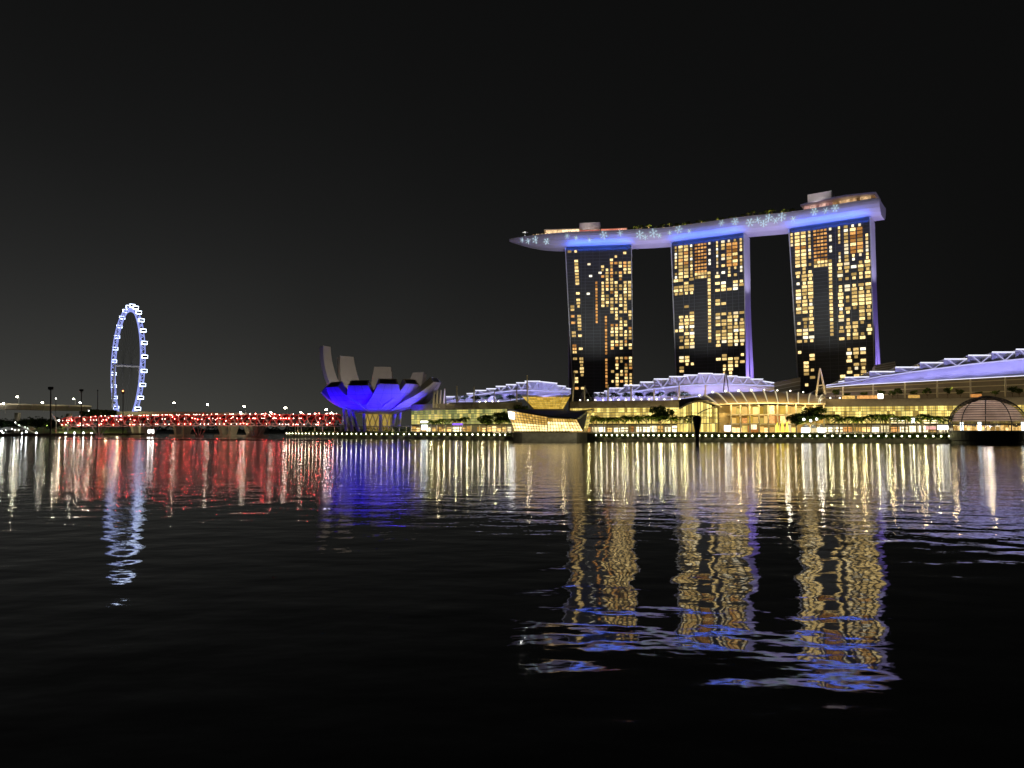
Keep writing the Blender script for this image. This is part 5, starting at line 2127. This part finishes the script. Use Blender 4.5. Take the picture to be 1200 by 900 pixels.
for i, (px, ytop, Y, w, lab) in enumerate([(59.5, 453.5, 640, 1.0, 'tall dark floodlight mast with a wide head, leftmost of the masts'), (95.5, 456, 655, .75, 'dark floodlight mast with a narrower head right of the lit viaduct end'), (114.5, 456.5, 660, .5, 'thin dark mast with a tiny crossbar beside the dark clipped trees')]):
    b = G(px, Y, 1.5)
    t = P(px, ytop, Y)
    o = thing('floodlight_mast', lab, 'mast', b)
    MB().tube([b, t], .62 * w + .15, 7, r2=.3 * w + .1).build('pole', M['black'], o)
    m_ = MB()
    if w > .6:
        m_.box(t + Vector((0, 0, -1)), (4.4 * w, .8, 2.4 * w))
        m_.box(t + Vector((0, 0, -2.6)), (3 * w, .6, .5))
    else:
        m_.box(t + Vector((0, 0, -1)), (1.2, .5, .5))
    m_.build('mast_head', M['black'], o)
b = G(144.3, 665, 1.5)
t = P(144.3, 459.5, 665)
o = thing('beacon_mast', 'dark mast with a small orange-red light on top, in front of the wheel', 'mast', b)
MB().tube([b, t], .45, 7, r2=.3).build('pole', M['black'], o)
MB().box(t + Vector((0, 0, -.4)), (2.2, .7, 1.8)).build('mast_head', M['black'], o)
MB().ball(t + Vector((0, -.5, 1.0)), .6, n=8).build('beacon', M['redlamp'], o)
o = thing('lamp_mast', 'small white lamp on a slim mast above the viaduct', 'lamp', G(65.5, 705, 2))
t = P(65.5, 467, 705)
MB().tube([o.location, t], .2, 6).build('pole', M['black'], o)
MB().ball(t, .55, n=8).build('lamp', M['sign_white'], o)
o = thing('lamp_mast', 'white lamp on a dark post at the left foot of the red footbridge', 'lamp', G(69, 680, 2))
t = P(69, 492.5, 680)
MB().tube([o.location, t], .2, 6).build('pole', M['black'], o)
MB().ball(t, .75, n=8).build('lamp', M['sign_white'], o)
o = thing('lamp_mast', 'white lamp on a post beside the clipped trees', 'lamp', G(104, 690, 2))
t = P(104, 481.3, 690)
MB().tube([o.location, t], .2, 6).build('pole', M['black'], o)
MB().ball(t, .45, n=8).build('lamp', M['sign_white'], o)
for i, (p0, p1, y0, y1) in enumerate([(66, 60.5, 493.5, 485), (79.5, 84, 492, 487)]):
    a, b = P(p0, y0, 684), P(p1, y1, 684)
    o = thing('slanted_pylon', ['pale pylon leaning left at the start of the red footbridge', 'pale pylon leaning right at the start of the red footbridge'][i], 'pylon', G(p0, 684, 2.4))
    MB().tube([a, b], .95, 7, r2=.6).build('strut', M['white'], o)
    MB().tube([G(p0, 684, 2.2), a], .5, 6).build('foot', M['concrete'], o)
light('POINT', 'pylon_light', G(70, 678, 8), None, (1, .92, .7), 700, shadow_soft_size=.3)
for px in (55, 78, 92, 108, 124, 138):
    light('POINT', 'lawn_light', G(px, 702, 9.5), None, (1.0, .9, .42), 6000, shadow_soft_size=.3)
# dark trees on the left bank
rnd = random.Random(44)
darkA = tree_stamp('bank_tree', *broad_tree_parts(61, 11, 6, None, 620, .8, .25, .85), M['leafdark'], 'x', None)
for px in (-8, 4, 15, 25, 34, 43, 51, 66, 74, 82):
    darkA(G(px, 696 + rnd.uniform(-5, 9) + max(0, px - 45) * .5, 2.4), px, 'dark tree on the far bank under the lit viaduct', 'dark trees under the viaduct', scale=(1.3, 1.3, rnd.uniform(1.2, 1.6)))
blk = MB()
tr = MB()
for k in range(900):
    p = Vector((rnd.uniform(-1, 1), rnd.uniform(-1, 1), rnd.uniform(-1, 1)))
    p = Vector((math.copysign(abs(p.x) ** .6, p.x) * 7.2, math.copysign(abs(p.y) ** .6, p.y) * 4, 15 + math.copysign(abs(p.z) ** .6, p.z) * 6))
    a = Vector((rnd.gauss(0, 1), rnd.gauss(0, 1), rnd.gauss(0, 1))).normalized()
    b = a.orthogonal().normalized()
    s = rnd.uniform(.6, 1.3)
    blk.poly([p - a * s, p - b * s * .7, p + a * s, p + b * s * .7])
tr.tube([(0, 0, 0), (0, 0, 14)], .5, 6, r2=.3)
clipS = tree_stamp('clipped_tree', tr, blk, M['leafdark'], 'x', None)
for px, sx, sz, lab in [(101, .75, .93, 'clipped dark tree with a dome top, first of the blocks behind the footbridge'), (109, .62, 1.02, 'narrow clipped dark tree, tallest of the blocks behind the footbridge'), (118, .95, 1.0, 'wide clipped dark tree, block-shaped, left of the widest one'), (127, .85, .98, 'clipped dark tree nearest the wheel, block-shaped with rounded corner')]:
    clipS(G(px, 735, 4), 0, lab, scale=(sx, 1, sz))

# ---------------------------------------------------------------- quay edge: lamps, planting, railings, pergola
ql = MB()
ql.tube([(0, 0, 0), (0, 0, 1.0)], .07, 6, m=0)
ql.lathe([(.05, 1.0), (.22, 1.05), (.22, 1.12), (.05, 1.14)], (0, 0, 0), 8, 0)
ql.ball((0, 0, 1.38), .27, 1, n=8)
qlo = ql.build('quay_lamp', [M['dark'], M['lamp']])
tag(qlo, 'x', 'lamp')
qS = Stamp(qlo)
px = 336.0
while px < 1112:
    if not (597 < px < 692):
        lab, grp = ('white globe lamp on the quay edge left of the crystal pavilion', 'globe lamps left of the crystal pavilion') if px < 650 else ('white globe lamp on the quay edge between the crystal pavilion and the glass dome', 'globe lamps right of the crystal pavilion')
        p = qp(px, 1.0, 1.85)
        qS(p, 0, lab, grp)
    px += lerp_tab([(336, 3.4), (370, 4.6), (400, 5.4), (480, 6.9), (600, 6.2), (692, 6.3), (760, 6.0), (820, 7.5), (900, 8.3), (960, 8.9), (1110, 9.3)], px)
px = 1206
while px < 1330:
    qS(qp(px, 1.0, 1.85), 0, 'white globe lamp on the quay edge right of the glass dome', 'globe lamps right of the dome')
    px += 10
for px in list(range(340, 598, 12)) + list(range(694, 1112, 14)):
    light('SPOT', 'quay_light', qp(px, .3, 4.2), qp(px, 2.6, 1.5), (1.0, .92, .5), 260, spot_size=R(140), spot_blend=.5, shadow_soft_size=.25)
for px in list(range(340, 598, 13)) + list(range(694, 1112, 15)):
    light('SPOT', 'quay_light', qp(px, -2.2, 3.4), qp(px, .4, .8), (1.0, .92, .5), 150, spot_size=R(105), spot_blend=.5, shadow_soft_size=.2)  # extra spots hung over the water, added to brighten the quay wall
# low planting on the bank between ledge and promenade
def hedge(px0, px1, lab, seed, b0=2.6, b1=6.9, top=3.2, n=None):
    rnd = random.Random(seed)
    m_ = MB()
    n = n or int((px1 - px0) * 16)
    for i in range(n):
        px = rnd.uniform(px0, px1)
        f = rnd.random()
        p = qp(px, b0 + (b1 - b0) * f, 1.5 + (top - .3) * f * .9 + rnd.random() * 1.0)
        a = Vector((rnd.gauss(0, 1), rnd.gauss(0, 1), rnd.gauss(0, .7))).normalized()
        b = a.orthogonal().normalized()
        s = rnd.uniform(.25, .6)
        m_.poly([p - a * s, p - b * s * .6, p + a * s, p + b * s * .6])
    o = m_.build('hedge', M['leaf'])
    tag(o, lab, 'hedge')
    return o


hedge(337, 478, 'low green hedge behind the quay lamps in front of the lotus museum', 1)
hedge(480, 600, 'low green hedge behind the quay lamps of the left mall wing', 2)
hedge(692, 812, 'low green hedge behind the quay lamps of the middle mall wing', 3)
hedge(814, 966, 'low green hedge behind the quay lamps before the plaza hall', 4)
hedge(968, 1112, 'low green hedge behind the quay lamps before the right mall wing', 5)


def railing(px0, px1, lab, back=7.3, lit=True):
    o = thing('railing', lab, 'railing', qp((px0 + px1) / 2, back, PROM))
    m_ = MB()
    m3 = MB()
    n = max(2, int((px1 - px0) / 4))
    pts = [qp(px0 + (px1 - px0) * i / n, back, PROM) for i in range(n + 1)]
    m_.tube([p + Vector((0, 0, 1.05)) for p in pts], .07, 5)
    m_.tube([p + Vector((0, 0, .55)) for p in pts], .05, 4)
    for p in pts:
        m_.tube([p, p + Vector((0, 0, 1.05))], .05, 4)
    m_.build('rails', M['steel'], o)
    m3.wall([(p.x, p.y - .35) for p in pts], PROM - .25, PROM + .02, .2)
    m3.build('edge_light', M['strip'], o)


railing(576, 598, 'short railing with lit edge just left of the crystal pavilion')
railing(694, 752, 'railing with lit edge before the middle mall wing')
railing(968, 1112, 'long railing with lit edge before the right mall wing')
pg = thing('pergola', 'long white pergola with slim posts and planting before the lotus museum', 'pergola', qp(410, 10, PROM))
m_ = MB()
pts = [qp(px, 9, 8.4) for px in range(346, 484, 6)]
for a, b in zip(pts, pts[1:]):
    m_.beam(a, b, .5, .45)
    m_.beam(a + Vector((.5, 3, 0)), b + Vector((.5, 3, 0)), .4, .4)
m_.build('beam', M['concrete'], pg)
for px in (346, 349, 353, 369, 378, 392, 406, 413, 421, 433, 438, 446, 455, 460, 468, 476, 482):
    p = qp(px, 9, PROM)
    MB().tube([p, Vector((p.x, p.y, 8.2))], .24, 6).build('post', M['cream_steel'], pg)
for px in range(350, 482, 10):
    light('SPOT', 'pergola_light', qp(px, 7.0, 8.0), qp(px, 8.2, 3), (1, .88, .45), 420, spot_size=R(120), spot_blend=.5, shadow_soft_size=.2)
hedge(344, 482, 'green planting in the shade of the white pergola before the museum', 6, 10, 13, 3.4, 1800)
bpy.data.objects['hedge.005'].location.z += 3.0

# lit things standing on the promenade
def lit_box(name, lab, cat, px, py0, py1, w, back, mat, frame='steel', roof=True):
    Y = QY(px) + back
    a, b = P(px - w / 2, py1, Y), P(px + w / 2, py1, Y)
    z1 = P(px, py0, Y).z
    z0 = max(PROM, a.z)
    o = thing(name, lab, cat, ((a.x + b.x) / 2, Y, z0))
    d = min(3.0, (b - a).length)
    q = [Vector((a.x, Y, z0)), Vector((b.x, Y, z0)), Vector((b.x, Y + d, z0)), Vector((a.x, Y + d, z0))]
    up = Vector((0, 0, z1 - z0))
    MB().hexa([p + Vector((0, 0, .15)) for p in q], [p + up * .92 for p in q]).build('lit_panel', M[mat], o)
    m_ = MB()
    for p in q:
        m_.beam(p + Vector((0, -.05 if p.y == Y else .05, 0)), p + up + Vector((0, -.05 if p.y == Y else .05, 0)), .14, .14)
    m_.build('frame', M[frame], o)
    if roof:
        e = .25
        qq = [Vector((a.x - e, Y - e, z0)), Vector((b.x + e, Y - e, z0)), Vector((b.x + e, Y + d + e, z0)), Vector((a.x - e, Y + d + e, z0))]
        MB().hexa([p + up * .93 for p in qq], [p + up for p in qq]).build('roof', M[frame], o)
    return o


lit_box('kiosk', 'white glowing kiosk with a cool tint beside the museum', 'kiosk', 497, 497.5, 504, 6.5, 15, 'coolbox')
lit_box('light_box', 'flat white light box raised above the kiosk beside the museum', 'light box', 497, 493.2, 495.6, 8.5, 22, 'whitebox', roof=False)
lit_box('lantern', 'tall white glowing lantern before the plaza hall', 'lantern', 853.3, 498, 505.5, 5.5, 13, 'whitebox')
lit_box('lantern', 'short white lantern right of the tall one in the plaza', 'lantern', 884.5, 497, 503.5, 5, 14, 'shop_white')
lit_box('glass_kiosk', 'pale teal glass box stacked above a white lit shop window near the dome', 'kiosk', 1107, 490.3, 497, 10, 20, 'interior_green')
lit_box('shop_window', 'bright white shop window nearest the glass dome', 'shop window', 1106.5, 498, 503.8, 9.6, 17, 'whitebox', 'dark')
lit_box('poster_light', 'slim bluish white light panel among the white bars', 'light box', 1071, 489.5, 496, 2.4, 15, 'coolbox')
lit_box('awning', 'violet-lit awning strip on the left arcade', 'awning', 536, 496, 498.4, 12, 14, 'purple', 'dark')
lit_box('food_stall', 'pink-lit stall behind the long railing near the dome', 'stall', 1093, 499, 503.6, 8, 14, 'shop_pink', 'dark')
ls = thing('bar_screen', 'screen of three white lit horizontal bars behind the palms near the dome', 'screen', qp(1072, 19, PROM))
m_ = MB()
mp = MB()
for k, y in enumerate((490.4, 493, 495.6)):
    for a_, b_ in ((1044, 1051), (1052.5, 1060), (1062, 1079), (1081, 1099)):
        m_.beam(P(a_, y, QY(a_) + 19), P(b_, y, QY(b_) + 19), .3, .42)
for px in (1044, 1051.7, 1061, 1080, 1099.5):
    p = qp(px, 19.4, PROM)
    mp.beam(p, Vector((p.x, p.y, P(px, 489.5, p.y).z)), .3, .3)
m_.build('light_bar', M['shop_white'], ls)
mp.build('post', M['dark'], ls)
# white tents by the large tree
tS = None
for i, (px, w, lab) in enumerate([(944, 8, 'white lit tent below the large dark tree, left of the other two'), (953, 7, 'white lit tent below the large dark tree, between two others'), (962, 7, 'white lit tent at the right edge of the large dark tree')]):
    c = qp(px, 10 + i, PROM)
    o = thing('tent', lab, 'tent', c)
    m_ = MB()
    hw_ = w * .2
    q = [c + Vector((sx * hw_, sy * hw_, 0)) for sx, sy in ((-1, -1), (1, -1), (1, 1), (-1, 1))]
    m_.hexa([p + Vector((0, 0, .2)) for p in q], [p + Vector((0, 0, 2.6)) for p in q])
    m_.build('lit_wall', M['shop_white'] if i == 1 else M['whitebox'], o)
    m_ = MB()
    q2 = [c + Vector((sx * (hw_ + .3), sy * (hw_ + .3), 2.62)) for sx, sy in ((-1, -1), (1, -1), (1, 1), (-1, 1))]
    q3 = [c + Vector((sx * .15, sy * .15, 4.4)) for sx, sy in ((-1, -1), (1, -1), (1, 1), (-1, 1))]
    m_.hexa(q2, q3)
    m_.build('tent_roof', M['white'], o)
for i, (px, y) in enumerate([(942, 491.5), (950, 493), (957, 491)]):
    p = P(px, y, QY(px) + 9)
    o = thing('globe_lantern', ['left globe lantern on a pole under the large dark tree', 'middle globe lantern on a pole under the large dark tree', 'right globe lantern on a pole under the large dark tree'][i], 'lantern', (p.x, p.y, PROM))
    MB().tube([o.location, p], .09, 5).build('pole', M['dark'], o)
    MB().ball(p, .6, n=8).build('globe', M['sign_white'], o)
for i, (px, ht) in enumerate([(911, 9), (917, 11), (922.5, 9.5)]):
    c = qp(px, 12, PROM)
    o = thing('festive_tree', ['left cone-shaped tree of yellow lights on the plaza', 'middle, tallest cone-shaped tree of yellow lights on the plaza', 'right cone-shaped tree of yellow lights on the plaza'][i], 'light tree', c)
    h_ = ht * .58
    m_ = MB()
    for k in range(5):
        z = .6 + (h_ - .6) * k / 5
        m_.lathe([(.95 * (1 - k / 6), z), (.35 * (1 - k / 6), z + (h_ - .6) / 5 + .2)], c, 8)
    m_.build('light_cone', M['yellow'], o)
    MB().tube([c, c + Vector((0, 0, .7))], .15, 6).build('stem', M['bark'], o)

# unseen warm fill lights, added before the trees to brighten their crowns
for px in list(range(690, 815, 14)) + list(range(972, 1112, 14)) + [505, 520, 535, 548, 565, 580, 595, 610, 940, 952, 775]:
    light('POINT', 'tree_fill', qp(px, 12.5 if px > 640 else 15, PROM + 3.2), None, (1.0, .90, .36), 1000, shadow_soft_size=.3)

# ---------------------------------------------------------------- in the water
mp = thing('mooring_post', 'dark mooring post with a thick bulbous head standing in the water', 'post', G(817, 352, 0))
b = mp.location
z = lambda y: P(817, y, 352).z
MB().lathe([(.9, -1.5), (.95, z(512)), (1.15, z(507)), (1.25, z(504))], b, 14).build('shaft', M['black'], mp)
MB().lathe([(1.26, z(504)), (1.6, z(499)), (2.0, z(494)), (2.15, z(491)), (1.9, z(488.6)), (1.2, z(487.2)), (.05, z(486.8))], b, 16).build('head', M['black'], mp, smooth=True)
fb = MB()
a, b = G(60, 480, .0), G(385, 425, .0)
pts = []
for i in range(81):
    f = i / 80
    p = a.lerp(b, f)
    pts.append((p.x, p.y + 6 * math.sin(f * 3.1), .12))
fb.tube(pts, .28, 6)
o = fb.build('floating_boom', M['black'])
tag(o, 'thin dark floating boom stretched across the water before the red footbridge', 'boom')
